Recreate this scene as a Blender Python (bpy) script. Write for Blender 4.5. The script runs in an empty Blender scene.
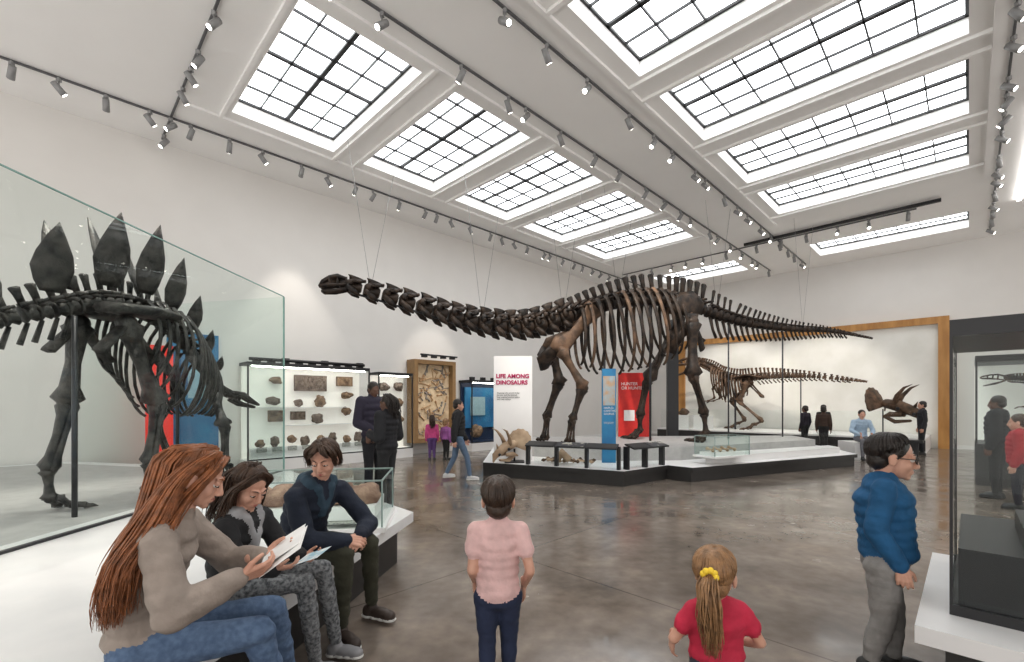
import bpy, math, random
import numpy as np
from mathutils import Vector, Matrix, noise as mnoise
random.seed(7)
S2=math.sqrt(.5)
def V(*a): return Vector(a)
def RW(s,t,z=0): return Vector(((s-t)*S2,(s+t)*S2,z))
def lerp(a,b,u): return a+(b-a)*u
scene=bpy.context.scene
scene.view_settings.view_transform='Standard'
scene.view_settings.look='None'
scene.view_settings.exposure=.2
scene.view_settings.gamma=.93
cam=bpy.data.cameras.new('Camera'); co=bpy.data.objects.new('Camera',cam); scene.collection.objects.link(co)
co.location=(0,0,1.5); co.rotation_euler=(math.pi/2,0,0); cam.sensor_fit='HORIZONTAL'; cam.sensor_width=36; cam.lens=36*457/1024; cam.shift_y=72/1024; cam.clip_start=.05; cam.clip_end=200
scene.camera=co
w=bpy.data.worlds.new('World'); scene.world=w; w.use_nodes=True
w.node_tree.nodes['Background'].inputs[0].default_value=(1,.97,.94,1); w.node_tree.nodes['Background'].inputs[1].default_value=1.5

# ------------------------------------------------------------ materials
def mat(name,col,rough=.6,metal=0,col2=None,scale=8,bump=0,bscale=40,emit=0,spec=.5,stretch=None,coat=0,detail=4,sharp=(.35,.65)):
    m=bpy.data.materials.new(name); m.use_nodes=True
    nt=m.node_tree; b=nt.nodes['Principled BSDF']
    b.inputs['Roughness'].default_value=rough; b.inputs['Metallic'].default_value=metal
    b.inputs['Specular IOR Level'].default_value=spec
    b.inputs['Coat Weight'].default_value=coat
    if col2 is None: col2=tuple(c*.88 for c in col)
    tc=nt.nodes.new('ShaderNodeTexCoord'); src=tc.outputs['Object']
    if stretch:
        mp=nt.nodes.new('ShaderNodeMapping'); mp.inputs['Scale'].default_value=stretch
        nt.links.new(src,mp.inputs[0]); src=mp.outputs[0]
    n=nt.nodes.new('ShaderNodeTexNoise'); n.inputs['Scale'].default_value=scale; n.inputs['Detail'].default_value=detail
    nt.links.new(src,n.inputs['Vector'])
    r=nt.nodes.new('ShaderNodeValToRGB')
    r.color_ramp.elements[0].position=sharp[0]; r.color_ramp.elements[1].position=sharp[1]
    r.color_ramp.elements[0].color=(*col,1); r.color_ramp.elements[1].color=(*col2,1)
    nt.links.new(n.outputs['Fac'],r.inputs[0]); nt.links.new(r.outputs[0],b.inputs['Base Color'])
    if bump:
        n2=nt.nodes.new('ShaderNodeTexNoise'); n2.inputs['Scale'].default_value=bscale; n2.inputs['Detail'].default_value=3
        nt.links.new(src,n2.inputs['Vector'])
        bp=nt.nodes.new('ShaderNodeBump'); bp.inputs['Strength'].default_value=bump; bp.inputs['Distance'].default_value=.02
        nt.links.new(n2.outputs['Fac'],bp.inputs['Height']); nt.links.new(bp.outputs[0],b.inputs['Normal'])
    if emit:
        nt.links.new(r.outputs[0],b.inputs['Emission Color']); b.inputs['Emission Strength'].default_value=emit
    return m
def emis(name,col,st):
    return mat(name,col,.5,emit=st,col2=col)
def glass(name,tint=(.975,.99,.985)):
    m=bpy.data.materials.new(name); m.use_nodes=True; nt=m.node_tree
    for n in list(nt.nodes): nt.nodes.remove(n)
    o=nt.nodes.new('ShaderNodeOutputMaterial'); mx=nt.nodes.new('ShaderNodeMixShader')
    t=nt.nodes.new('ShaderNodeBsdfTransparent'); t.inputs[0].default_value=(*tint,1)
    g=nt.nodes.new('ShaderNodeBsdfGlossy'); g.inputs['Roughness'].default_value=.01
    f=nt.nodes.new('ShaderNodeFresnel')
    ge=nt.nodes.new('ShaderNodeNewGeometry'); mr=nt.nodes.new('ShaderNodeMapRange')
    mr.inputs['To Min'].default_value=1.4; mr.inputs['To Max'].default_value=1/1.4
    ml=nt.nodes.new('ShaderNodeMath'); ml.operation='MULTIPLY'; ml.inputs[1].default_value=.36
    nt.links.new(ge.outputs['Backfacing'],mr.inputs[0]); nt.links.new(mr.outputs[0],f.inputs['IOR'])
    nt.links.new(f.outputs[0],ml.inputs[0]); nt.links.new(ml.outputs[0],mx.inputs[0]); nt.links.new(t.outputs[0],mx.inputs[1]); nt.links.new(g.outputs[0],mx.inputs[2])
    nt.links.new(mx.outputs[0],o.inputs[0]); return m

M_wall=mat('wall_paint',(.73,.71,.685),.7,col2=(.71,.69,.665),scale=1.5)
M_ceil=mat('ceiling_paint',(.91,.90,.885),.75,col2=(.89,.88,.865),scale=1)
M_white=mat('white_laminate',(.80,.79,.78),.35,col2=(.78,.77,.76),scale=3)
M_marble=mat('white_solid_surface',(.74,.735,.73),.3,col2=(.68,.68,.68),scale=3,detail=8)
M_black=mat('black_metal',(.016,.016,.018),.4)
M_dark=mat('charcoal_panel',(.03,.028,.027),.45)
M_grey=mat('grey_deck',(.45,.44,.43),.5)
M_gold=mat('oak_frame',(.50,.26,.08),.45,col2=(.38,.18,.05),scale=6,stretch=(1,1,.2))
M_bone=mat('dark_fossil_bone',(.007,.005,.004),.5,col2=(.05,.031,.02),scale=7,bump=.5,bscale=30,spec=.35,detail=6)
M_boneb=mat('brown_fossil_bone',(.16,.095,.058),.55,col2=(.035,.022,.014),scale=5,bump=.4,bscale=25,spec=.35,detail=6)
M_bonet=mat('tan_fossil_bone',(.50,.37,.25),.6,col2=(.27,.18,.11),scale=3,bump=.15,bscale=15)
M_steg=mat('steg_fossil_bone',(.008,.008,.009),.45,col2=(.075,.068,.062),scale=9,bump=.6,bscale=35,spec=.4,detail=7)
M_glass=glass('case_glass'); 
M_glassg=glass('greenish_glass',(.95,.98,.97))
M_sky=emis('skylight_panel',(.95,.98,1.0),3.6)
M_lamp=emis('lamp_lens',(1,.95,.86),14)
M_cable=mat('steel_cable',(.35,.35,.35),.4,metal=.8)
M_steel=mat('steel_support',(.06,.06,.065),.4,metal=.6)
M_red=mat('red_panel',(.62,.03,.02),.5,col2=(.55,.02,.02))
M_blue=mat('blue_panel',(.03,.22,.42),.5,col2=(.02,.12,.28),scale=2)
M_navy=mat('navy_panel',(.012,.03,.08),.5)
M_pinktxt=mat('magenta_print',(.45,.005,.10),.5)
M_rock=mat('rock_matrix',(.33,.22,.14),.85,col2=(.12,.07,.045),scale=12,bump=.6,bscale=25)
M_rock2=mat('grey_rock_matrix',(.26,.20,.16),.85,col2=(.10,.07,.055),scale=14,bump=.6,bscale=25)
M_caseint=emis('glowing_case_back',(.82,.79,.74),.25)  # back panel emits weakly itself, imitating a bright case interior
M_green=mat('specimen_label',(.55,.55,.5),.6,col2=(.2,.2,.2),scale=60)

def floor_mat():
    m=mat('polished_concrete',(.26,.215,.18),.16,col2=(.125,.103,.086),scale=1.5,detail=11,spec=.65,sharp=(.32,.68))
    nt=m.node_tree; b=nt.nodes['Principled BSDF']
    src=b.inputs['Base Color'].links[0].from_socket
    tc=nt.nodes.new('ShaderNodeTexCoord'); mp=nt.nodes.new('ShaderNodeMapping'); mp.inputs['Rotation'].default_value=(0,0,math.radians(-45))
    br=nt.nodes.new('ShaderNodeTexBrick'); br.offset=0
    br.inputs['Scale'].default_value=1; br.inputs['Brick Width'].default_value=3.2; br.inputs['Row Height'].default_value=3.2
    br.inputs['Mortar Size'].default_value=.008; br.inputs['Color1'].default_value=(1,1,1,1); br.inputs['Color2'].default_value=(1,1,1,1); br.inputs['Mortar'].default_value=(.55,.55,.55,1)
    nt.links.new(tc.outputs['Object'],mp.inputs[0]); nt.links.new(mp.outputs[0],br.inputs[0])
    mx=nt.nodes.new('ShaderNodeMix'); mx.data_type='RGBA'; mx.blend_type='MULTIPLY'; mx.inputs[0].default_value=1
    nt.links.new(src,mx.inputs[6]); nt.links.new(br.outputs['Color'],mx.inputs[7])
    n3=nt.nodes.new('ShaderNodeTexNoise'); n3.inputs['Scale'].default_value=9; n3.inputs['Detail'].default_value=8
    m3=nt.nodes.new('ShaderNodeMapRange'); m3.inputs['From Min'].default_value=.3; m3.inputs['From Max'].default_value=.7; m3.inputs['To Min'].default_value=.8; m3.inputs['To Max'].default_value=1.12
    mx2=nt.nodes.new('ShaderNodeMix'); mx2.data_type='RGBA'; mx2.blend_type='MULTIPLY'; mx2.inputs[0].default_value=1
    nt.links.new(tc.outputs['Object'],n3.inputs['Vector']); nt.links.new(n3.outputs['Fac'],m3.inputs[0]); nt.links.new(mx.outputs[2],mx2.inputs[6]); nt.links.new(m3.outputs[0],mx2.inputs[7])
    nt.links.new(mx2.outputs[2],b.inputs['Base Color'])
    n=nt.nodes.new('ShaderNodeTexNoise'); n.inputs['Scale'].default_value=2.2; n.inputs['Detail'].default_value=8
    mr=nt.nodes.new('ShaderNodeMapRange'); mr.inputs['From Min'].default_value=.3; mr.inputs['From Max'].default_value=.7; mr.inputs['To Min'].default_value=.07; mr.inputs['To Max'].default_value=.28
    nt.links.new(tc.outputs['Object'],n.inputs['Vector']); nt.links.new(n.outputs['Fac'],mr.inputs[0]); nt.links.new(mr.outputs[0],b.inputs['Roughness'])
    return m
M_floor=floor_mat()

# ------------------------------------------------------------ mesh builder
class MB:
    def __init__(s): s.v=[];s.f=[];s.m=[];s.sm=[]
    def add(s,vs,fs,m=0,sm=False):
        o=len(s.v); s.v.extend(tuple(v) for v in vs)
        s.f.extend(tuple(i+o for i in f) for f in fs); s.m.extend([m]*len(fs)); s.sm.extend([sm]*len(fs))
    def obox(s,c,ax,ay,az,m=0):
        c=Vector(c); vs=[c+ax*i+ay*j+az*k for k in(-1,1) for j in(-1,1) for i in(-1,1)]
        s.add(vs,[(0,2,3,1),(4,5,7,6),(0,1,5,4),(2,6,7,3),(0,4,6,2),(1,3,7,5)],m)
    def box(s,c,size,m=0,rz=0):
        ca,sa=math.cos(rz),math.sin(rz)
        s.obox(c,V(ca,sa,0)*size[0]/2,V(-sa,ca,0)*size[1]/2,V(0,0,size[2]/2),m)
    def rbox(s,s0,s1,t0,t1,z0,z1,m=0):
        s.box(RW((s0+s1)/2,(t0+t1)/2,(z0+z1)/2),(abs(s1-s0),abs(t1-t0),abs(z1-z0)),m,math.pi/4)
    def prism(s,pts,z0,z1,m=0,mtop=None):
        a=sum(pts[i][0]*pts[(i+1)%len(pts)][1]-pts[(i+1)%len(pts)][0]*pts[i][1] for i in range(len(pts)))
        if a<0: pts=pts[::-1]
        n=len(pts); vs=[(p[0],p[1],z0) for p in pts]+[(p[0],p[1],z1) for p in pts]
        s.add(vs,[(i,(i+1)%n,n+(i+1)%n,n+i) for i in range(n)]+[tuple(range(n))[::-1]],m)
        s.add([(p[0],p[1],z1) for p in pts],[tuple(range(n))],m if mtop is None else mtop)
    def ell(s,c,r,m=0,R=None,nu=12,nv=8):
        c=Vector(c); R=R or Matrix.Identity(3); vs=[];fs=[]
        vs.append(c+R@V(0,0,-r[2]))
        for j in range(1,nv):
            a=-math.pi/2+math.pi*j/nv
            for i in range(nu):
                b=2*math.pi*i/nu
                vs.append(c+R@V(r[0]*math.cos(a)*math.cos(b),r[1]*math.cos(a)*math.sin(b),r[2]*math.sin(a)))
        vs.append(c+R@V(0,0,r[2])); T=len(vs)-1
        for i in range(nu): fs.append((0,1+(i+1)%nu,1+i)); fs.append((T,1+(nv-2)*nu+i,1+(nv-2)*nu+(i+1)%nu))
        for j in range(nv-2):
            for i in range(nu):
                a=1+j*nu; fs.append((a+i,a+(i+1)%nu,a+nu+(i+1)%nu,a+nu+i))
        s.add(vs,fs,m,True)
    def tube(s,pts,rad,m=0,n=8,up=None,rnd=False):
        pts=[Vector(p) for p in pts]
        if not isinstance(rad,(list,tuple)): rad=[rad]*len(pts)
        rad=[(r,r) if not isinstance(r,(tuple,list)) else r for r in rad]
        T=[]
        for i in range(len(pts)):
            t=(pts[min(i+1,len(pts)-1)]-pts[max(i-1,0)])
            T.append(t.normalized() if t.length>1e-9 else V(0,0,1))
        if rnd:
            p0,t0,r0=pts[0],T[0],rad[0]; p1,t1,r1=pts[-1],T[-1],rad[-1]
            A=[];B=[]
            for q in (.12,.5,.87):
                h=math.sqrt(1-q*q)
                A.append((p0-t0*min(r0)*h,(r0[0]*q,r0[1]*q),t0)); B.insert(0,(p1+t1*min(r1)*h,(r1[0]*q,r1[1]*q),t1))
            pts=[a[0] for a in A]+pts+[b[0] for b in B]; rad=[a[1] for a in A]+rad+[b[1] for b in B]; T=[a[2] for a in A]+T+[b[2] for b in B]
        vs=[];fs=[]; pu=None
        for i,p in enumerate(pts):
            t=T[i]
            if up is not None: ref=Vector(up)
            else: ref=pu if pu is not None else (V(0,0,1) if abs(t.z)<.9 else V(0,1,0))
            sd=t.cross(ref)
            if sd.length<1e-5: sd=t.cross(V(1,.3,.2))
            sd.normalize(); u=sd.cross(t).normalized(); pu=u
            a,b=rad[i]
            for k in range(n):
                w=2*math.pi*k/n; vs.append(p+sd*a*math.cos(w)+u*b*math.sin(w))
        for i in range(len(pts)-1):
            for k in range(n): fs.append((i*n+k,i*n+(k+1)%n,(i+1)*n+(k+1)%n,(i+1)*n+k))
        fs.append(tuple(range(n))[::-1]); fs.append(tuple((len(pts)-1)*n+k for k in range(n)))
        s.add(vs,fs,m,True)
    def bone(s,a,b,r,m=0,n=8,w=1.0,bow=0,e0=1,e1=1):
        a=Vector(a);b=Vector(b); d=b-a
        P=[a+d*u for u in(0,.06,.2,.5,.8,.94,1)]
        q=[.6*e0,1*e0,.62,.46,.6,1*e1,.6*e1]
        s.tube(P,[(r*x*w,r*x) for x in q],m,n,rnd=True)
    def build(s,name,mats,parent=None):
        me=bpy.data.meshes.new(name); me.from_pydata(s.v,[],s.f)
        me.polygons.foreach_set('material_index',s.m); me.polygons.foreach_set('use_smooth',s.sm)
        for k in mats: me.materials.append(k)
        me.update(); o=bpy.data.objects.new(name,me); scene.collection.objects.link(o)
        if parent: o.parent=parent
        return o
def empty(name):
    o=bpy.data.objects.new(name,None); scene.collection.objects.link(o); return o
def catmull(P,n):
    P=[Vector(p) for p in P]; out=[]
    N=len(P)-1
    for k in range(n):
        x=k/(n-1)*N; i=min(int(x),N-1); u=x-i
        p0=P[max(i-1,0)];p1=P[i];p2=P[i+1];p3=P[min(i+2,N)]
        out.append(.5*((2*p1)+(p2-p0)*u+(2*p0-5*p1+4*p2-p3)*u*u+(3*p1-p0-3*p2+p3)*u**3))
    return out
def path_len(P): return sum((P[i+1]-P[i]).length for i in range(len(P)-1))
def interp(tab,u):
    for i in range(len(tab)-1):
        if u<=tab[i+1][0]:
            a,b=tab[i],tab[i+1]; w=(u-a[0])/(b[0]-a[0]) if b[0]>a[0] else 0
            return a[1]+(b[1]-a[1])*w
    return tab[-1][1]

# ------------------------------------------------------------ room shell
CZ=6.75; GZ=7.03
b=MB(); b.rbox(-5,20.8,-9,11.53,-.1,0); b.build('floor',[M_floor])
b=MB(); b.rbox(-5,20.95,11.53,11.68,0,CZ+.4); b.build('wall_left',[M_wall])
b=MB(); b.rbox(20.8,20.95,-9,11.53,0,CZ+.4); 
b.rbox(20.62,20.8,-9,-.2,3.9,4.05)
b.build('wall_far',[M_wall])
b=MB(); b.rbox(-5,20.8,11.50,11.53,0,.12); b.build('baseboard_left',[M_white])
b=MB(); b.rbox(20.77,20.8,-9,11.5,0,.12); b.build('baseboard_far',[M_white])
sk=[(2.25+2.53*k,2.25+2.53*k+1.87) for k in range(5)]+[(17.7,19.3)]
rows=[(6.14,9.4,6),(0,3.75,7)]
b=MB()
for t0,t1 in((-9,0),(3.75,6.14),(9.4,11.53)): b.rbox(-5,20.8,t0,t1,CZ,CZ+.4)
for t0,t1,_ in rows:
    cur=-5
    for a,c in sk: b.rbox(cur,a,t0,t1,CZ,CZ+.4); cur=c
    b.rbox(cur,20.8,t0,t1,CZ,CZ+.4)
b.build('ceiling',[M_ceil])
n=0
b=MB()
for t0,t1,_ in rows:
    for tt in (t0-.30,t1+.24): b.rbox(1.6,15.0,tt,tt+.06,CZ-.05,CZ)
    for a,c in sk[:5]:
        for ss in (a-.14,c+.08): b.rbox(ss,ss+.06,t0-.24,t1+.24,CZ-.05,CZ)
b.build('trim_1',[M_ceil])
for t0,t1,nt_ in rows:
    for a,c in sk:
        n+=1; b=MB()
        b.rbox(a,c,t0,t1,GZ,GZ+.03,0)
        def bar(s0,s1,u0,u1,w=0): b.rbox(s0,s1,u0,u1,GZ-.04,GZ-.002,1)
        for s0 in (a,c-.04): bar(s0,s0+.04,t0,t1)
        for u0 in (t0,t1-.04): bar(a,c,u0,u0+.04)
        mid=(a+c)/2; bar(mid-.035,mid+.035,t0,t1)
        for q in (.25,.75): x=lerp(a,c,q); bar(x-.01,x+.01,t0,t1)
        for i in range(1,nt_):
            x=lerp(t0,t1,i/nt_); w=.028 if (nt_==6 and i==3) else .011
            bar(a,c,x-w,x+w)
        b.build('window_%d'%n,[M_sky,M_black])

# track lighting
def spot_head(b,p,aim):
    aim=Vector(aim).normalized()
    b.box(p+V(0,0,-.03),(.05,.05,.06),0)
    b.tube([p+V(0,0,-.05),p+V(0,0,-.14)],.012,0,6)
    c=p+V(0,0,-.17)
    b.tube([c-aim*.10,c+aim*.10],[.045,.05],0,10)
    b.tube([c+aim*.101,c+aim*.104],[.038,.036],1,10)
M_trk=mat('track_grey',(.12,.12,.125),.4)
M_headw=mat('lamp_head_grey',(.30,.30,.30),.4)
def track(name,a,c,nh,aims,grp=None):
    b=MB(); a=Vector(a);c=Vector(c); d=(c-a)
    ang=math.atan2(d.y,d.x)
    b.box((a+c)/2+V(0,0,-.015),(d.length,.03,.03),2,ang)
    for i in range(nh):
        u=(i+.5)/nh+random.uniform(-.3,.3)/nh
        p=a+d*u; an=random.choice(aims)
        spot_head(b,p+V(0,0,-.02),Vector(an)+V(random.uniform(-.3,.3),random.uniform(-.3,.3),0))
    b.build(name,[M_headw,M_lamp,M_trk])
TZ=CZ-.005
av=V(-S2,S2,-1.0); au=V(S2,S2,-1.2)
track('track_light_rail',RW(-2,10.35,TZ),RW(20,10.35,TZ),36,[av,av*1.0+V(0,0,-.4),au])
track('track_light_rail',RW(-1,5.55,TZ),RW(20,5.55,TZ),22,[av,au,-au+V(0,0,-2.4)])
track('track_light_rail',RW(-1,4.35,TZ),RW(20,4.35,TZ),22,[-av+V(0,0,-2),au,-au+V(0,0,-2.4)])
track('track_light_rail',RW(2,-.45,TZ),RW(20,-.45,TZ),22,[-av+V(0,0,-2),au,av])
track('track_light_rail',RW(1.5,6.0,TZ),RW(1.5,11.3,TZ),7,[au,-au+V(0,0,-2.4)])
track('track_light_rail',RW(16.4,1,TZ),RW(16.4,10,TZ),12,[au,-au+V(0,0,-2.4)])
b=MB(); b.rbox(15.9,15.98,.5,5.2,CZ-.12,CZ-.04); b.build('linear_air_diffuser',[M_black])
b=MB(); b.rbox(12.0,17.5,-.95,-.87,CZ-.06,CZ-.005,0); b.build('linear_ceiling_lamp',[emis('linear_lamp_lens',(1,.98,.95),8)])

# ------------------------------------------------------------ skeleton parts
def vertebra(b,p,t,up,L,cr,sh,tw,m=0,lean=.25,cut=.0,sw=1.0,zy=1.0):
    sd=t.cross(up).normalized(); up=sd.cross(t).normalized()
    b.tube([p-t*L*.44,p-t*L*.36,p,p+t*L*.36,p+t*L*.44],[cr*.8,cr,cr*.6,cr,cr*.8],m,8)
    a=p+up*cr*.5
    b.tube([a,a+up*cr*.9],[(cr*.5,L*.28),(cr*.38,L*.22)],m,6,up=t)
    if sh>0:
        top=p+up*(cr+sh)-t*lean*sh
        b.tube([p+up*cr*.9,lerp(p+up*cr,top,.6),lerp(p+up*cr,top,.93),top],[(L*.2*sw,cr*.16),(L*.24*sw,cr*.14),(L*.32*sw,cr*.24),(L*.2*sw,cr*.14)],m,6,up=sd)
    if tw>0:
        for q in(-1,1):
            b.tube([p+up*cr*.7,p+up*cr*.8+sd*q*tw*.6,p+up*cr*.7+sd*q*tw],[(L*.2,cr*.25),(L*.16,cr*.18),(L*.17,cr*.2)],m,6,up=up)
    for q in(-1,1):
        b.tube([p+up*cr*1.1+sd*q*cr*.35-t*L*.2,p+up*cr*1.2*zy+sd*q*cr*.4+t*L*.58],[cr*.22*zy,cr*.18*zy],m,5)
def rib(b,p,t,up,sd,W,D,r,m=0,sweep=.15,n=9):
    P=[V(.12,.1),V(.55,.12),V(.88,-.12),V(1,-.42),V(.93,-.72),V(.68,-.95),V(.45,-1.03)]
    pts=[p+sd*W*q.x+up*D*q.y*1.0-t*sweep*D*max(0,-q.y) for q in P]
    pts=catmull(pts,n)
    rr=[(r*(1.3-.6*i/(n-1)),r*.55) for i in range(n)]
    b.tube(pts,rr,m,6,up=sd)
def foot(b,p,f,sd,size,m=0,nt_=4,claw=True,rise=.5):
    for i in range(nt_):
        q=(i-(nt_-1)/2)/max(1,(nt_-1)/2)
        d=(f+sd*q*.75).normalized()
        a=p+V(0,0,size*rise)+d*size*.1+sd*q*size*.18
        k=p+d*size*.55+V(0,0,size*.16)
        b.bone(a,k,size*.14,m,6)
        e=p+d*size*.85+V(0,0,size*.10); b.bone(k,e,size*.11,m,6)
        b.tube([e,e+d*size*.16+V(0,0,-.0),e+d*size*.3+V(0,0,-size*.05)],[size*.09,size*.07,size*.01],m,6)

def skull_thero(b,o,f,up,L,m=0,gape=.35,tm=None):
    sd=f.cross(up).normalized(); tm=m if tm is None else tm
    def P(x,y,w): return o+f*L*x+up*L*y+sd*L*w
    for q in(-1,1):
        w=.13*q
        b.tube([P(0,.16,w),P(.3,.24,w),P(.6,.2,w*.75),P(.9,.1,w*.45),P(1,.03,w*.25)],[.045*L,.04*L,.04*L,.045*L,.03*L],m,6)
        b.tube([P(.05,-.06,w),P(.35,-.02,w*1.05),P(.65,.0,w*.85),P(.95,-.01,w*.45),P(1,.03,w*.25)],[.035*L,.035*L,.05*L,.045*L,.03*L],m,6)
        for x in (.02,.3,.5,.72): b.tube([P(x,-.03,w*(1.05-.5*x)),P(x-.03,.21-.1*max(0,x-.4),w*(1-.45*x))],[.035*L,.03*L],m,6)
        d=(f-up*gape).normalized()
        j=P(0,-.1,w)
        b.tube([P(.0,.0,w),j,j+d*L*.4-up*L*.03-sd*w*L*.2,j+d*L*.92-sd*w*L*.7],[.03*L,.04*L,.06*L,.03*L],m,6)
        for k in range(10):
            x=.45+.5*k/10; c=P(x,-.02,w*(1.1-.65*x)); b.tube([c,c-up*L*.07-f*L*.01],[.012*L,.002*L],tm,4)
            c=j+d*L*(x-.03)-sd*w*L*.7*x; b.tube([c,c+up*L*.06],[.011*L,.002*L],tm,4)
    b.tube([P(0,.17,-.13),P(0,.17,.13)],.045*L,m,6)
    b.ell(P(-.02,.08,0),(.09*L,.1*L,.1*L),m)

def hindleg(b,hip,knee,ank,ft,f,sd,r,size,m=0,m2=None,nt_=4):
    m2=m if m2 is None else m2
    b.bone(hip,knee,r,m,10,w=1.2); b.ell(hip,(r*.8,r*.8,r*.8),m)
    off=sd*r*.5
    b.bone(knee,ank,r*.72,m2,8); b.bone(Vector(knee)+off+f*.02,Vector(ank)+off,r*.4,m2,6)
    b.bone(ank,Vector(ft)+V(0,0,size*.45),r*.6,m,8); foot(b,Vector(ft),f,sd,size,m,nt_)

# ---- sauropod
def cam15(pts,k=1.15): return [V(x*k,y*k,1.5+(z-1.5)*k) for x,y,z in pts]
def sauropod():
    b=MB()
    sp=cam15([(-2.80,7.6,3.48),(-2.33,7.8,3.38),(-1.65,8.1,3.22),(-.967,8.5,3.07),(-.234,8.9,3.0),(.362,9.2,3.04),(.987,9.4,3.22),(1.64,9.6,3.46),(2.32,9.8,3.66),(3.13,10.0,3.76),(3.97,10.2,3.68),(4.78,10.5,3.50),(5.62,10.8,3.38),(6.87,11.3,3.34),(8.21,11.8,3.36),(9.77,12.4,3.25)])
    P=catmull(sp,600)
    cum=[0]
    for i in range(1,600): cum.append(cum[-1]+(P[i]-P[i-1]).length)
    def at(s):
        i=int(np.searchsorted(cum,s)); i=max(1,min(599,i)); return P[i],(P[min(i+3,599)]-P[max(i-3,0)]).normalized()
    T=cum[-1]
    iS=cum[int(599*6.4/15)]; iH=cum[int(599*9.7/15)]
    U=V(0,0,1)
    N=15
    for k in range(N):
        u=k/(N-1); L=(iS/N); s=L*(k+.5); p,t=at(s)
        cr=lerp(.095,.185,u**.7)
        vertebra(b,p,t,U,L,cr,lerp(.11,.28,u),lerp(.17,.34,u),0,lean=-.1 if k<10 else .1,sw=1.4,zy=1.4)
        sd=t.cross(U).normalized()
        for q in(-1,1):
            a=p-U*cr*.7+sd*q*cr*1.1
            b.tube([a-t*L*.4+U*cr*.3,a-U*cr*.5,a-U*cr*1.0+t*L*.32],[.05,.06+.03*u,.018],0,6)
            b.ell(p+sd*q*cr*.9+U*cr*.5-t*L*.2,(L*.22,cr*.5,cr*.6),0)
            b.ell(p+sd*q*cr*.9+U*cr*1.1+t*L*.3,(L*.17,cr*.4,cr*.35),0)
    N=14; L=(iH-iS)/N
    for k in range(N):
        u=k/(N-1); p,t=at(iS+L*(k+.5)); sd=t.cross(U).normalized()
        vertebra(b,p,t,U,L,.16,lerp(.28,.48,min(1,u*1.5)),.40,0,lean=.12,sw=1.25,zy=1.3)
        D=interp([(0,1.2),(.3,1.7),(.7,1.62),(1,1.0)],u); W=interp([(0,.5),(.4,.78),(.8,.72),(1,.5)],u)
        for q in(-1,1): rib(b,p,t,U,sd*q,W,D,.047,1 if k%4==1 else 0,sweep=-.02-.25*u,n=14)
    for k in range(5):
        p,t=at(iH-.15+.2*k); vertebra(b,p,t,U,.2,.16,.5,.4,0,lean=.05,sw=1.5)
    s=iH+.85; k=0
    while s<T-.06:
        u=min(1,max(0,(s-iH-.85)/(T-iH-.85))); L=lerp(.225,.13,u**.8); p,t=at(s+L/2); cr=lerp(.165,.028,u**.75)
        vertebra(b,p,t,U,L,cr,max(0,.44*(1-u)**1.7),max(0,.26*(1-u*2.2)),0,lean=-.0 if u<.1 else -.45,sw=.85)
        if u<.8:
            h=.42*(1-u)**1.3+.03
            b.tube([p-U*cr*.8-t*0,p-U*(cr+h*.6)+t*L*.4,p-U*(cr+h)+t*L*.9],[(cr*.22+.01,cr*.22+.01),(cr*.15+.01,L*.16),(cr*.12+.004,L*.22)],0,6,up=t)
        s+=L; k+=1
    hp,ht=at(0); f=(-ht+V(-.1,-.05,-.30)).normalized(); sd=f.cross(U).normalized(); up=sd.cross(f)
    o=hp-f*.06-up*.03; SC=.56
    def Q(x,y,w): return o+f*x*SC+up*y*SC+sd*w*SC
    b.ell(Q(.12,.08,0),(.11,.1,.11),0)
    b.tube([Q(.3,.12,0),Q(.55,.12,0),Q(.78,.04,0)],[(.05,.07),(.045,.06),(.04,.035)],0,8,up=up)
    for q in(-1,1):
        b.tube([Q(.05,.2,.13*q),Q(.3,.3,.12*q),Q(.55,.27,.1*q),Q(.78,.12,.09*q),Q(.85,.0,.05*q)],[.04,.045,.035,.04,.04],0,6)
        b.tube([Q(.05,.0,.15*q),Q(.35,.0,.15*q),Q(.6,.0,.13*q),Q(.85,-.02,.07*q)],[.035,.03,.045,.045],0,6)
        for x in(.05,.33,.58): b.tube([Q(x,0,.15*q),Q(x-.02,.26,.12*q)],.026,0,6)
        b.tube([Q(.06,0,.14*q),Q(.05,-.14,.14*q),Q(.4,-.2,.13*q),Q(.75,-.2,.08*q),Q(.8,-.17,0)],[.03,.04,.045,.05,.045],0,6)
        for k in range(7):
            c=Q(.5+.05*k,-.03,(.13-.01*k)*q); b.tube([c,c-up*.05],[.012,.006],0,5)
    b.tube([Q(.3,.3,-.1),Q(.3,.3,.1)],.05,0,6); b.tube([Q(.85,0,-.06),Q(.85,0,.06)],.045,0,6)
    p,t=at(iS+.1); F=-V(t.x,t.y,0).normalized(); C=V(-.2,-1,0); C=(C-F*C.dot(F)).normalized()
    DZ=.55
    def W(px,py,D): return V((px-512)/457*D,D,1.5+(403-py)/457*D)
    glN=W(561,350,10.35); elN=W(584,388,10.3); wrN=W(572,420,10.3); ftN=V(wrN.x-.05,10.3,DZ)
    glF=W(552,350,11.5); elF=W(560,384,11.5); wrF=W(547,418,11.5); ftF=V(wrF.x-.05,11.5,DZ)
    for gl,el,wr,ft,c in((glN,elN,wrN,ftN,C),(glF,elF,wrF,ftF,-C)):
        top=gl-F*.95+V(0,0,1.05)-c*.15
        b.tube([gl+V(0,0,-.05)+F*.12,gl+V(0,0,.12),lerp(gl,top,.35),lerp(gl,top,.7),top],[(.2,.06),(.24,.07),(.13,.045),(.15,.04),(.24,.03)],1,8,up=c)
        b.tube([gl+F*.15,gl+F*.3-c*.25-V(0,0,.2),gl+F*.22-c*.45-V(0,0,.4)],[(.16,.05),(.2,.045),(.12,.04)],0,8,up=c)
        b.bone(gl,el,.17,1 if c is C else 0,10,w=1.25)
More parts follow.
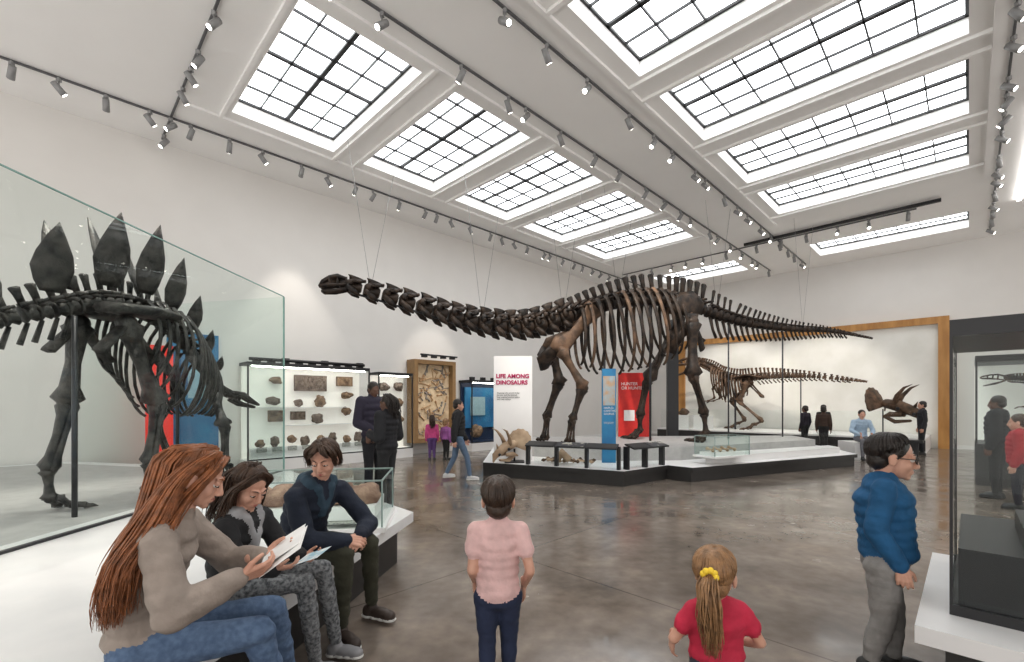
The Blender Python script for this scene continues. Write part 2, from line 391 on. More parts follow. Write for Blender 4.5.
        b.bone(el,wr,.115,0,8); b.bone(el+F*.1,wr+c*.08+F*.03,.09,0,8)
        for i in range(5):
            q=(i-2)*.055; a=wr+c*q; e=ft+c*q*1.7+F*.05*(2-abs(i-2))+V(0,0,.06); b.bone(a,e,.052,0,6)
            b.bone(e,e+F*.12+V(0,0,-.02),.05,0,6)
    hN=W(692,322,11.2); kN=W(693,376,11.15); aN=W(704,414,11.2); fN=V(aN.x+.05,11.2,DZ)
    hF=W(679,320,12.3); kF=W(648,380,12.1); aF=W(640,416,12.2); fF=V(aF.x,12.2,DZ)
    for h,kn,an,ft,c in((hN,kN,aN,fN,C),(hF,kF,aF,fF,-C)):
        b.tube([h+F*.55+V(0,0,.28),h+F*.25+V(0,0,.42),h+V(0,0,.45),h-F*.3+V(0,0,.36)],[(.06,.12),(.06,.3),(.06,.32),(.05,.16)],0,8,up=V(0,0,1))
        b.tube([h+V(0,0,.2),h+V(0,0,.0)],[(.2,.07),(.14,.07)],0,8,up=c)
        b.tube([h,h+F*.3-V(0,0,.4)-c*.1,h+F*.42-V(0,0,.72)-c*.3],[(.12,.06),(.1,.05),(.18,.06)],0,8,up=c)
        b.tube([h,h-F*.3-V(0,0,.35)-c*.1,h-F*.55-V(0,0,.62)-c*.3],[(.1,.05),(.08,.04),(.1,.05)],0,8,up=c)
        hindleg(b,h,kn,an,ft,F,c,.20,.45,0,0,5)
    o=b.build('sauropod_skeleton',[M_bone,M_boneb])
    c=MB()
    for u in (.3,.72):
        p,t=at(iS+(iH-iS)*u); c.tube([V(p.x,p.y,.55),V(p.x,p.y,p.z-.12)],.03,0,8)
    for s_ in (iH+1.6,iH+3.6):
        p,t=at(s_); c.tube([V(p.x,p.y,.28),V(p.x,p.y,p.z-.08)],.02,0,8)
    Pm=[at(iS*.02+(T*.55)*i/40)[0]-V(0,0,.13) for i in range(41)]
    c.tube(Pm,.022,0,6)
    c.build('steel_armature',[M_steel],o)
    c=MB()
    for s_ in (.5,2.9,5.0,iS+1.3,iH+1.2,iH+4.4):
        p,t=at(s_)
        for q in (-.4,.5): c.tube([p+V(0,0,.05),V(p.x+q,p.y+.6*q,CZ-.01)],.004,0,4)
    c.build('suspension_cables',[M_cable],o)
sauropod()

# ---- stegosaurus
def kite(b,base,up,fa,h,w,m=0):
    out=[(-.22,0),(-.36,.14),(-.46,.34),(-.38,.55),(-.2,.80),(0,1),(.17,.80),(.36,.55),(.42,.34),(.34,.14),(.22,0)]
    nrm=up.cross(fa).normalized(); th=.026
    vs=[];fs=[]; n=len(out)
    for q in(1,-1):
        for x,y in out: vs.append(base+fa*x*w+up*y*h+nrm*q*.006)
        for x,y in out: vs.append(base+fa*x*w*.6+up*(.12+y*.72)*h+nrm*q*th)
    for L_,flip in((0,0),(2*n,1)):
        for i in range(n):
            j=(i+1)%n; f=(L_+i,L_+j,L_+n+j,L_+n+i); fs.append(f[::-1] if flip else f)
        f=tuple(L_+n+i for i in range(n)); fs.append(f[::-1] if flip else f)
    for i in range(n):
        j=(i+1)%n; fs.append((j,i,2*n+i,2*n+j))
    b.add(vs,fs,m,True)
def steg():
    b=MB(); PZ=.452; U=V(0,0,1)
    sp=[V(-4.62,1.9,1.75),V(-4.5,2.7,1.85),V(-4.38,3.5,2.05),V(-4.22,4.1,2.32),V(-4.12,4.6,2.5),V(-4.08,5.1,2.5),V(-4.09,5.6,2.3),V(-4.12,6.05,1.98),V(-4.14,6.4,1.7),V(-4.08,6.65,1.6)]
    P=catmull(sp,300); n=300
    def at(u): i=int(u*299); return P[i],(P[min(i+3,299)]-P[max(i-3,0)]).normalized()
    N=46
    for k in range(N):
        u=(k+.5)/N; p,t=at(u); 
        cr=interp([(0,.035),(.25,.065),(.45,.10),(.6,.09),(.8,.06),(1,.045)],u); L=path_len(P)/N
        vertebra(b,p,t,U,L,cr,interp([(0,.06),(.3,.16),(.45,.2),(.7,.12),(1,.03)],u),interp([(0,.02),(.35,.14),(.6,.15),(1,.05)],u),0,lean=0,sw=1.3)
        if u<.4: b.tube([p-U*cr,p-U*(cr+.08+.3*u)-t*.06],[.018,.024],0,5)
        sd=t.cross(U).normalized()
        if .5<u<.80:
            v=(u-.5)/.30
            for q in(-1,1): rib(b,p,t,U,sd*q,interp([(0,.36),(.4,.44),(1,.24)],v),interp([(0,.65),(.4,1.05),(1,.6)],v),.026,0,sweep=.05,n=12)
    pl=[(.05,.24,.16),(.11,.32,.2),(.17,.42,.26),(.225,.5,.3),(.28,.56,.32),(.335,.62,.33),(.39,.68,.34),(.44,.74,.34),(.49,.78,.32),(.53,.76,.30),(.57,.70,.27),(.61,.62,.25),(.65,.52,.22),(.69,.44,.2),(.73,.36,.17),(.77,.3,.15),(.81,.24,.13),(.85,.2,.11),(.89,.15,.09)]
    for i,(u,h,w) in enumerate(pl):
        p,t=at(u); sd=t.cross(U).normalized(); q=1 if i%2 else -1
        fa=(t+sd*.40*q).normalized()
        upv=(U+sd*q*.30-t*.08).normalized(); fa=(fa-upv*fa.dot(upv)).normalized()
        kite(b,p+U*.17+sd*q*.10,upv,fa,h,w,0)
    F=V(0,1,0); sdv=V(1,0,0)
    for q,(kn,an,ft) in((-1,(V(-4.40,4.52,1.5),V(-4.43,4.36,.86),V(-4.40,4.35,PZ))),(1,(V(-3.85,4.95,1.5),V(-3.86,4.85,.86),V(-3.86,4.85,PZ)))):
        hip=V(-4.12+q*.24,4.6,2.3)
        hindleg(b,hip,kn,an,ft,F if q>0 else V(.2,1,0).normalized(),sdv,.12,.30,0,0,3)
        b.tube([hip+F*.5+U*.15+sdv*q*.12,hip+F*.2+U*.16,hip-F*.25+U*.12],[(.14,.05),(.24,.07),(.12,.05)],0,8,up=U)
        b.tube([hip,hip-F*.3-U*.3],[(.06,.04),(.08,.04)],0,6); b.tube([hip,hip+F*.35-U*.35],[(.06,.04),(.08,.04)],0,6)
        gl=V(-4.10+q*.22,5.95,1.62); el=V(-4.10+q*.44,5.8,1.22); wr=V(-4.10+q*.34,5.95,.72); ft=V(-4.10+q*.34,6.0,PZ)
        b.tube([gl,gl-F*.15+U*.25,gl-F*.45+U*.5],[(.09,.04),(.07,.03),(.11,.03)],0,8,up=sdv)
        b.bone(gl,el,.085,0,8,w=1.3); b.bone(el,wr,.06,0,8); b.bone(el+sdv*.05,wr+sdv*.05,.045,0,6)
        foot(b,ft,F,sdv,.24,0,4,rise=1.0)
    for q in(-1,1):
        for y in(2.0,2.3):
            b.tube([V(-4.6,y,1.85),V(-4.6+q*.25,y-.1,2.05),V(-4.6+q*.5,y-.25,2.2)],[.04,.03,.004],0,8)
    p,t=at(1); f=V(.45,.80,-.25).normalized(); sd=f.cross(U).normalized(); up=sd.cross(f)
    for q in(-1,1):
        b.tube([p+sd*q*.05+up*.05,p+f*.12+sd*q*.06+up*.06,p+f*.3+sd*q*.035,p+f*.42+sd*q*.015-up*.02],[.035,.04,.034,.018],0,6)
        b.tube([p+sd*q*.06-up*.05,p+f*.15+sd*q*.06-up*.08,p+f*.36+sd*q*.02-up*.07],[.025,.034,.022],0,6)
        b.tube([p+f*.1+sd*q*.06+up*.05,p+f*.08+sd*q*.06-up*.06],.022,0,6)
    b.ell(p+f*.03+up*.02,(.07,.07,.07),0)
    o=b.build('stegosaurus_skeleton',[M_steg])
    c=MB(); c.tube([V(-4.02,4.2,PZ),V(-4.02,4.2,2.3)],.022,0,8); c.tube([V(-4.10,5.6,PZ),V(-4.10,5.6,2.2)],.02,0,8)
    c.build('support_post',[M_steel],o)
steg()

# ---- glass hall case + bench platform
plat=[(-.95,4.4),(-3.5,7.16),(-7.95,8.25),(-9,7.2),(-9,.4),(-1.55,.4)]
inset=[(-1.08,4.3),(-3.55,7.0),(-7.9,8.1),(-8.9,7.1),(-8.9,.5),(-1.68,.5)]
b=MB(); b.prism(inset,0,.36,1); b.prism(plat,.36,.45,0)
b.build('exhibit_bench_platform',[M_marble,M_dark])
b=MB()
def pane(b,p,q,z0,z1,th=.012,m=0):
    p=V(p[0],p[1],0);q=V(q[0],q[1],0); d=q-p
    b.box((p+q)/2+V(0,0,(z0+z1)/2),(d.length,th,z1-z0),m,math.atan2(d.y,d.x))
ys=[.5,2.3,4.7,7.1]
for i in range(3): pane(b,(-3.55,ys[i]+.004),(-3.55,ys[i+1]-.004),.45,3.15)
pane(b,(-3.56,7.11),(-5.7,7.65),.45,3.15); pane(b,(-5.71,7.653),(-7.85,8.19),.45,3.15)
for y in (7.1,): b.box((-3.55,y+.01,1.8),(.02,.02,2.7),1)
b.box((-3.55,3.8,.46),(.04,6.6,.02),2)
b.box((-3.55,3.8,3.155),(.014,6.6,.01),1)
b.build('stegosaurus_glass_case',[M_glassg,mat('glass_edge',(.25,.42,.38),.2),M_steel])
b=MB(); b.prism([(-3.75,.6),(-3.75,6.9),(-7.9,7.95),(-8.8,7.0),(-8.8,.6)],.45,.452,0)
b.build('stegosaurus_deck',[M_grey])

def vitrine(name,c,sx,sy,z0,h,rz,items,base=None):
    o=empty(name)
    b=MB()
    c=Vector(c); ca,sa=math.cos(rz),math.sin(rz); X=V(ca,sa,0);Y=V(-sa,ca,0)
    for q in(-1,1):
        b.obox(c+X*q*sx/2+V(0,0,z0+h/2),X*.005,Y*sy/2,V(0,0,h/2)); b.obox(c+Y*q*sy/2+V(0,0,z0+h/2),X*sx/2,Y*.005,V(0,0,h/2))
    b.obox(c+V(0,0,z0+h),X*sx/2,Y*sy/2,V(0,0,.005))
    b.build('glass_cover',[M_glassg],o)
    b=MB(); b.obox(c+V(0,0,z0+.02),X*(sx/2+.03),Y*(sy/2+.03),V(0,0,.02))
    for i in(-1,1):
        for j in(-1,1): b.obox(c+X*i*sx/2+Y*j*sy/2+V(0,0,z0+h/2),X*.006,Y*.006,V(0,0,h/2),1)
        b.obox(c+X*i*sx/2+V(0,0,z0+h),X*.006,Y*sy/2,V(0,0,.006),1); b.obox(c+Y*i*sy/2+V(0,0,z0+h),X*sx/2,Y*.006,V(0,0,.006),1)
    b.build('base_tray',[base or M_dark,M_edge],o)
    items(o,c+V(0,0,z0+.04),X,Y)
    return o
M_edge=mat('glass_edge_seam',(.30,.38,.36),.3)
def rock(b,c,r,m=0,seed=0,R=None):
    o=len(b.v); b.ell(c,r,m,R,14,10)
    for i in range(o,len(b.v)):
        v=Vector(b.v[i]); d=v-Vector(c); k=mnoise.noise(v*6/max(.05,max(r))*.3+V(seed,0,0))*.45
        b.v[i]=tuple(v+d*k)
def it1(o,c,X,Y):
    b=MB(); b.obox(c+V(0,0,.10),X*.58,Y*.28,V(0,0,.05)+Y*.02,0)
    for i in range(5): rock(b,c+X*(-.46+.23*i)+Y*(.03*(i%2)-.03)+V(0,0,.2),(.15,.2,.10),1,i)
    b.build('fossil_slab',[M_white,mat('pink_fossil',(.42,.27,.20),.8,col2=(.22,.12,.09),scale=9,bump=.5)],o)
    b=MB()
    for i in range(3): b.obox(c+X*(-.35+.35*i)-Y*.32+V(0,0,.04),X*.13,Y*.03,V(0,0,.006)+Y*.002)
    b.build('label_plaque',[M_green],o)
vitrine('flat_fossil_vitrine',(-1.75,3.98,0),1.3,.72,.45,.42,math.radians(8),it1,M_white)

# ---- sauropod plinth
pl=[(-.6,9.4),(2.0,8.15),(3.05,8.95),(3.4,8.6),(8.24,10.9),(8.85,13.0),(8.3,14.2),(-.5,13.2)]
b=MB(); b.prism([(x*.995,y*1.004) for x,y in pl],0,.2,1); b.prism(pl,.2,.28,1,0)
b.prism([(.2,10.6),(2.1,9.6),(3.6,9.75),(7.9,11.9),(8.2,13.4),(0,12.9)],.28,.55,2,2)
b.prism([(3.9,9.2),(4.6,8.95+.45),(8.0,11.15),(8.1,11.7),(4.2,9.9)],.28,.42,0,0)
b.build('sauropod_plinth',[M_white,M_dark,M_grey])
M_print=mat('graphic_print',(.05,.05,.055),.4,col2=(.4,.38,.33),scale=9,sharp=(.55,.6))
def reading_rail(name,a,c,z0,h,n):
    b=MB(); a=V(a[0],a[1],0);c=V(c[0],c[1],0); d=(c-a).normalized(); nr=V(d.y,-d.x,0)
    L=(c-a).length
    for i in range(n):
        p=a+(c-a)*((i+.5)/n); w=L/n*.49
        b.obox(p+nr*.06+V(0,0,z0+h),d*w,nr*.11+V(0,0,-.035),V(0,0,.012),0)
        b.obox(p+nr*.06+V(0,0,z0+h+.014),d*w*.92,nr*.09+V(0,0,-.03),V(0,0,.003),1 if i%2 else 2)
    for i in range(n+1):
        p=a+(c-a)*(i/n)
        b.obox(p+V(0,0,z0+h/2),d*.03,nr*.05,V(0,0,h/2),0)
    b.build(name,[M_black,M_print,M_dark])
reading_rail('reading_rail',(.32,9.10),(1.95,8.35),.28,.42,3)
reading_rail('reading_rail',(2.1,8.38),(2.95,9.0),.28,.42,2)
b=MB(); pane(b,(.45,9.2),(2.0,8.45),.28,.62); pane(b,(2.03,8.47),(3.0,9.2),.28,.62); pane(b,(4.9,9.6),(7.8,11.0),.42,.8); b.build('glass_barrier',[M_glass])
b=MB(); random.seed(21)
for i in range(12):
    x=random.uniform(.6,1.7); y=lerp(9.35,8.95,(x-.5)/1.4)+random.uniform(0,.25); a=random.uniform(0,3.1); d=V(math.cos(a),math.sin(a),.1)*random.uniform(.08,.16)
    c=V(x,y,.34); b.bone(c-d,c+d,.04,i%2,6)
b.tube([V(.9,9.2,.34),V(1.0,9.15,.50),V(1.15,9.1,.36)],[.07,.10,.07],0,8)
b.build('loose_fossil_bones',[M_bonet,M_boneb])
def it2(o,c,X,Y):
    b=MB()
    for i in range(4): b.bone(c+X*(-.35+.2*i)-Y*.1+V(0,0,.1),c+X*(-.25+.2*i)+Y*.15+V(0,0,.12),.04,0)
    b.obox(c+V(0,0,.03),X*.4,Y*.2,V(0,0,.03),1)
    b.build('fossil_bones',[M_bonet,M_white],o)
vitrine('small_fossil_vitrine',(4.25,9.25,0),.95,.5,.42,.42,math.radians(24),it2,M_white)

def text(parent,s,loc,size,rz,m,align='LEFT',ext=.002,sp=1.0,off=0):
    cu=bpy.data.curves.new('lettering','FONT'); cu.body=s; cu.size=size; cu.extrude=ext; cu.align_x=align; cu.space_line=sp; cu.offset=off
    cu.materials.append(m); o=bpy.data.objects.new('lettering',cu); scene.collection.objects.link(o)
    o.location=loc; o.rotation_euler=(math.pi/2,0,rz); o.parent=parent; return o
o=empty('title_sign_panel'); b=MB(); b.box((.02,9.75,1.39),(.82,.06,2.22),0); b.build('panel',[M_white],o)
text(o,'LIFE AMONG\nDINOSAURS',(-.34,9.71,2.03),.122,0,M_pinktxt,ext=.003,off=.004,sp=1.1)
text(o,'Discover the world of the\nJurassic and the animals\nthat roamed ancient plains\nand river valleys.',(-.32,9.71,1.70),.045,0,M_dark)
o=empty('blue_info_panel'); b=MB(); b.box((1.98,9.35,1.24),(.28,.05,1.92),0); b.box((1.98,9.32,1.75),(.24,.01,.6),1)
b.build('panel',[M_blue,mat('sauropod_illustration',(.35,.45,.5),.5,col2=(.5,.33,.2),scale=7)],o)
text(o,'HAPLO-\nCANTHO-\nSAURUS',(1.87,9.318,1.38),.06,0,M_white); text(o,'A long-necked giant\nof the Late Jurassic',(1.87,9.318,1.1),.026,0,M_white)
o=empty('red_info_panel'); b=MB(); b.box((3.45,12.9,1.45),(.9,.06,1.8),0); b.box((3.3,12.86,1.15),(.3,.01,.3),1); b.build('panel',[M_red,M_white],o)
text(o,'HUNTER\nOR HUNTED?',(3.07,12.86,2.0),.12,0,M_white)
b=MB(); b.box((4.95,14.1,1.9),(.34,.12,3.8),0); b.build('black_partition_panel',[M_black])

def cerat(name,o,f,L,mt,stand=0,base=0):
    b=MB(); U=V(0,0,1); f=Vector(f).normalized(); sd=f.cross(U).normalized(); o=Vector(o)
    def P(x,y,w): return o+f*L*x+U*L*y+sd*L*w
    b.tube([P(.98,-.16,0),P(.92,.02,0),P(.7,.14,0),P(.4,.24,0),P(.1,.28,0)],[(.02*L,.03*L),(.06*L,.12*L),(.1*L,.15*L),(.17*L,.17*L),(.19*L,.14*L)],0,12,up=U,rnd=True)
    b.tube([P(.66,-.16,0),P(.3,-.24,0),P(.05,-.12,0)],[(.08*L,.04*L),(.12*L,.06*L),(.12*L,.05*L)],0,8,up=U,rnd=True)
    b.tube([P(.75,.22,0),P(.84,.42,0)],[.06*L,.006*L],0,8)
    for q in(-1,1):
        b.tube([P(.32,.3,.13*q),P(.42,.56,.19*q),P(.6,.80,.24*q),P(.80,.92,.25*q)],[.075*L,.06*L,.035*L,.004*L],0,10)
        b.tube([P(.5,-.0,.12*q),P(.25,-.02,.2*q),P(.1,-.1,.28*q)],[(.05*L,.07*L),(.05*L,.08*L),(.02*L,.02*L)],0,8)
        b.ell(P(.42,.17,.155*q),(.05*L,.05*L,.055*L),1); b.ell(P(.78,.05,.085*q),(.05*L,.04*L,.05*L),1)
    vs=[];fs=[];n=21; R3=(.12,.3,.48,.62)
    for j,rr in enumerate(R3):
        for i in range(n):
            a=math.radians(-115+230*i/(n-1)); w=math.sin(a)*rr; h=math.cos(a)*rr
            sc=1+(.06 if (j==3 and i%2) else 0)
            vs.append(P(.1-.45*rr-.18*h,.22+h*.8*sc,w*.95*sc))
    m_=len(vs); vs+= [Vector(v)-f*.035*L for v in vs]
    for j in range(3):
        for i in range(n-1):
            q=(j*n+i,j*n+i+1,(j+1)*n+i+1,(j+1)*n+i); fs.append(q); fs.append(tuple(k+m_ for k in q[::-1]))
    for i in range(n-1): fs.append((3*n+i,3*n+i+1,m_+3*n+i+1,m_+3*n+i))
    b.add(vs,fs,0,True)
    if stand:
        b.tube([V(o.x,o.y,base),o+V(0,0,.1*L)],.02,1,6); b.box(V(o.x,o.y,base+.015),(.4,.3,.03),1)
    return b.build(name,[mt,M_black])
cerat('horned_dinosaur_skull',(.05,9.42,.50),(-.72,-.70,-.12),.60,M_bonet,1,.28)

# ---- far diorama on far wall
o=empty('framed_mural_alcove')
b=MB()
b.rbox(20.55,20.8,.45,.72,0,4.35,0); b.rbox(20.55,20.8,9.3,9.6,0,4.35,0); b.rbox(20.55,20.8,.72,9.3,4.12,4.35,0)
b.build('frame',[M_gold],o)
b=MB(); b.rbox(20.68,20.78,.72,9.3,0,4.12,0); b.build('backdrop',[mat('backdrop_pale',(.80,.79,.75),.6,col2=(.72,.71,.66),scale=1.2,detail=8)],o)
b=MB(); b.rbox(18.0,20.6,.9,9.3,0,.45,0); b.rbox(17.97,18.0,.9,9.3,.08,.4,1); b.build('stage',[M_white,M_dark],o)
b=MB(); b.rbox(18.1,18.115,1.0,9.2,.45,1.25,0); b.build('glass_guard',[M_glass],o)
def theropod(name,spine,hipu,hz,scale,mt,gape=.4,skL=.9,face=None,base=.45,lat=None,mts=None):
    b=MB(); U=V(0,0,1); P=catmull(spine,300)
    def at(u): i=int(u*299); return P[i],(P[min(i+3,299)]-P[max(i-3,0)]).normalized()
    N=48; L=path_len(P)/N; k=scale
    for i in range(N):
        u=(i+.5)/N; p,t=at(u); sd=t.cross(U).normalized()
        cr=interp([(0,.07),(.15,.09),(hipu,.10),(.7,.06),(1,.02)],u)*k
        vertebra(b,p,t,U,L,cr,interp([(0,.08),(.2,.14),(hipu,.2),(.75,.08),(1,.0)],u)*k,interp([(0,.06),(hipu,.14),(.8,.02),(1,0)],u)*k,0,lean=.1,sw=1.2)
        if .16<u<hipu-.02:
            v=(u-.16)/(hipu-.18)
            for q in(-1,1): rib(b,p,t,U,sd*q,.26*k,interp([(0,.45),(.4,.7),(1,.4)],v)*k,.025*k,0,sweep=-.15,n=10)
        elif u<=.16:
            for q in(-1,1): b.tube([p-U*cr+sd*q*cr,p-U*cr*1.8+sd*q*cr+t*.12*k],[.015*k,.004*k],0,4)
        elif u>hipu+.04 and u<.9: b.tube([p-U*cr,p-U*(cr+.2*k*(1-u))+t*.08*k],[.018*k,.015*k],0,5)
    p,t=at(hipu); F=-V(t.x,t.y,0).normalized(); sd=F.cross(U).normalized()
    h=p-U*.1*k
    for q in(-1,1):
        c=sd*q
        hip=h+c*.16*k; st=.28*q*k
        z0=base; H=hip.z-z0
        kn=hip+F*(.35*k+st*.6)-U*H*.40+c*.05*k; an=hip+F*(st-.12*k)-U*H*.80+c*.05*k; ft=V(an.x,an.y,z0)+F*.18*k
        hindleg(b,hip,kn,an,ft,F,c,.095*k,.34*k,0,0,3)
        b.tube([hip+F*.35*k+U*.12*k,hip+U*.2*k,hip-F*.35*k+U*.12*k],[(.1*k,.02),(.16*k,.03),(.08*k,.02)],0,8,up=U)
        b.bone(hip,hip+F*.25*k-U*.5*k-c*.1*k,.05*k,0); b.bone(hip,hip-F*.35*k-U*.4*k-c*.1*k,.04*k,0)
        ps,ts=at(.19); gl=ps-U*.5*k+c*.2*k
        b.tube([gl,gl-F*.3*k+U*.3*k],[(.05*k,.02*k),(.07*k,.015*k)],0,6); b.bone(gl,gl-F*.05*k-U*.28*k,.04*k,0)
        el=gl-F*.05*k-U*.28*k; wr=el+F*.2*k-U*.08*k; b.bone(el,wr,.03*k,0)
        for i in(-1,0,1): b.tube([wr,wr+F*.1*k+c*i*.03*k,wr+F*.18*k+c*i*.05*k-U*.06*k],[.018*k,.015*k,.003],0,5)
    p,t=at(0); f=Vector(face).normalized() if face else -t
    skull_thero(b,p+f*.02,f,U if abs(f.z)<.9 else V(1,0,0),skL*k,0,gape)
    ob=b.build(name,[mt])
    c=MB(); p,_=at(hipu-.08); c.tube([V(p.x,p.y,base),p],.025*k,0,8); p,_=at(.7); c.tube([V(p.x,p.y,base),p],.015*k,0,8); c.build('support_post',[M_steel],ob)
theropod('theropod_skeleton',[RW(19.2,8.0,3.2),RW(19.2,7.6,3.0),RW(19.2,7.1,2.65),RW(19.3,6.4,2.45),RW(19.3,5.6,2.5),RW(19.3,4.8,2.5),RW(19.2,4.0,2.45),RW(19.1,3.0,2.3),RW(19.0,2.4,2.2)],.42,0,1.45,M_boneb,skL=.72,face=RW(0,1,-.05)+V(-.1,-.2,0))
cerat('ceratopsian_skull',RW(18.75,1.95,1.2),RW(-.25,-1,-.12),1.05,M_boneb,1,.45)
b=MB()
for t_ in (8.4,7.6): 
    b.rbox(18.3,18.8,t_-.3,t_+.3,.45,1.0,0); rock(b,RW(18.55,t_,1.12),(.2,.15,.14),1,t_)
b.build('specimen_podiums',[M_white,M_boneb])
b=MB(); b.rbox(17.0,17.35,.9,2.4,.38,.45,0)
for t_ in(1.05,2.25): b.rbox(17.05,17.3,t_-.05,t_+.05,0,.38,0)
b.build('black_museum_bench',[M_black])

# ---- left-wall cases
M_strip=emis('led_strip',(1,.95,.88),14)
def wallcase(name,s0,s1,t0,z1,back,zb=.25,fr=M_black,inner=None):
    o=empty(name); b=MB()
    b.rbox(s0,s1,t0,11.5,0,zb,0); b.build('base',[M_white],o)
    b=MB(); b.rbox(s0,s1,t0,11.5,z1,z1+.07,0)
    for s in (s0,s1-.03): b.rbox(s,s+.03,t0,t0+.03,zb,z1,0)
    b.rbox(s0,s1,t0,t0+.03,zb,zb+.03,0); b.build('frame',[fr],o)
    b=MB(); b.rbox(s0+.03,s1-.03,11.4,11.47,zb,z1,0); b.rbox(s0+.04,s1-.04,t0+.04,11.4,zb+.001,zb+.03,0); b.build('back_panel',[back],o)
    b=MB(); b.rbox(s0+.1,s1-.1,t0+.06,t0+.10,z1-.03,z1-.005,0); b.build('case_lamp_strip',[M_strip],o)
    b=MB(); b.rbox(s0,s1,t0+.005,t0+.015,zb,z1,0); b.build('glass',[M_glass],o)
    if inner: inner(o)
    return o
def inA(o):
    b=MB(); random.seed(3)
    def slab(s,z,w,h,m=1): b.rbox(s-w/2,s+w/2,11.28,11.38,z-h/2,z+h/2,m)
    for s,z,w,h in((3.6,2.02,.30,.17),(3.55,1.55,.36,.18),(4.62,1.55,.28,.30),(4.1,1.5,.20,.18),(4.55,1.12,.28,.26),(5.3,1.7,.30,.18),(5.3,1.3,.26,.22)): 
        rock(b,RW(s,11.3,z),(w*.5,w*.25,h*.5),0 if random.random()<.5 else 1,s*7+z,Matrix.Rotation(math.pi/4,3,'Z'))
    slab(4.4,1.98,.75,.38,1); slab(3.62,1.2,.34,.26,0); slab(4.1,1.2,.32,.2,1); slab(5.25,2.05,.4,.24,0)
    for s,z,w in((4.1,1.4,2.3),(4.6,.98,1.6)): b.rbox(s-w/2,s+w/2,11.2,11.38,z-.012,z,2)
    for i in range(8): rock(b,RW(3.2+.33*i,11.05+.08*(i%2),.60+.03*(i%3)),(.10,.08,.09+.03*(i%2)),i%2,i)
    b.rbox(3.0,5.6,10.95,11.25,.28,.5,2)
    for i in range(8): b.rbox(3.1+.32*i,3.3+.32*i,10.93,10.95,.42,.52,3)
    b.build('fossil_specimens',[M_rock,M_rock2,M_white,M_green],o)
    b=MB()
    for i in range(9): b.rbox(3.05+.3*i,3.2+.3*i,11.0,11.1,2.40,2.46+.03*(i%3),0)
    b.tube([RW(2.95,10.95,2.46),RW(5.6,10.95,2.46)],.035,0,8)
    b.build('top_light_bar',[M_black],o)
wallcase('fossil_wall_case',2.9,5.72,10.88,2.32,M_caseint,inner=inA)
def inB(o):
    b=MB()
    for s,z in((6.35,1.95),(6.8,1.95),(6.35,1.5),(6.8,1.5),(6.35,1.05),(6.8,1.05)): rock(b,RW(s,11.3,z),(.15,.10,.12),int(s*10+z*4)%2,s+z,Matrix.Rotation(math.pi/4,3,'Z'))
    b.build('fossil_specimens',[M_rock,M_rock2],o)
wallcase('fossil_wall_case',6.0,7.05,10.95,2.25,M_caseint,inner=inB)
o=empty('bonebed_wall_panel'); b=MB()
b.rbox(7.2,7.32,11.1,11.5,.35,2.75,0); b.rbox(8.55,8.67,11.1,11.5,.35,2.75,0); b.rbox(7.32,8.55,11.1,11.5,2.63,2.75,0); b.rbox(7.32,8.55,11.1,11.5,.35,.47,0); b.build('frame',[mat('dark_oak',(.30,.18,.08),.5)],o)
b=MB(); b.rbox(7.32,8.55,11.3,11.45,.47,2.63,0); random.seed(5)
for i in range(80):
    s=random.uniform(7.42,8.45); z=random.uniform(.58,2.53); a=random.uniform(0,3.14); L=random.uniform(.05,.2)
    d=RW(math.cos(a),0,0)*L+V(0,0,math.sin(a)*L); p=RW(s,11.28,z); b.bone(p-d,p+d,random.uniform(.02,.045),1+i%2,6)
b.build('bonebed_cast',[mat('sandstone',(.80,.64,.44),.9,col2=(.62,.47,.30),scale=7,bump=.6),mat('orange_bone',(.40,.22,.10),.7,col2=(.6,.42,.25)),mat('grey_bone',(.35,.31,.27),.7,col2=(.2,.17,.15))],o)
b=MB(); 
for i in range(4): b.rbox(7.35+.33*i,7.5+.33*i,10.9,11.0,2.8,2.88,0)
b.tube([RW(7.3,10.95,2.88),RW(8.6,10.95,2.88)],.025,0,6); b.build('lamp_bar',[M_black],o)
def inD(o):
    b=MB(); b.rbox(9.2,11.0,11.3,11.36,.7,2.0,0); b.rbox(9.4,10.0,11.25,11.29,1.1,1.7,1); rock(b,RW(9.5,11.1,.6),(.2,.15,.2),2,2); b.build('graphic',[M_blue,mat('pale_print',(.35,.5,.55),.5),M_rock],o)
    b=MB(); 
    for i in range(5): b.rbox(9.2+.45*i,9.35+.45*i,11.0,11.1,2.22,2.32,0)
    b.build('lamp_bar',[M_black],o)
wallcase('dark_blue_wall_case',9.1,11.3,10.85,2.15,M_navy,inner=inD)
o=empty('blue_wall_graphic'); b=MB(); b.rbox(1.6,2.5,11.47,11.52,.5,2.95,0); b.rbox(1.95,2.35,11.455,11.47,1.6,2.2,1); b.build('panel',[M_blue,mat('pale_print2',(.3,.5,.6),.5)],o)
b=MB(); b.rbox(1.2,1.62,10.9,10.98,.0,2.6,0); b.build('red_banner_panel',[emis('emissive_red_panel',(.75,.04,.03),.35)])  # plain red panel with weak emission in its own material

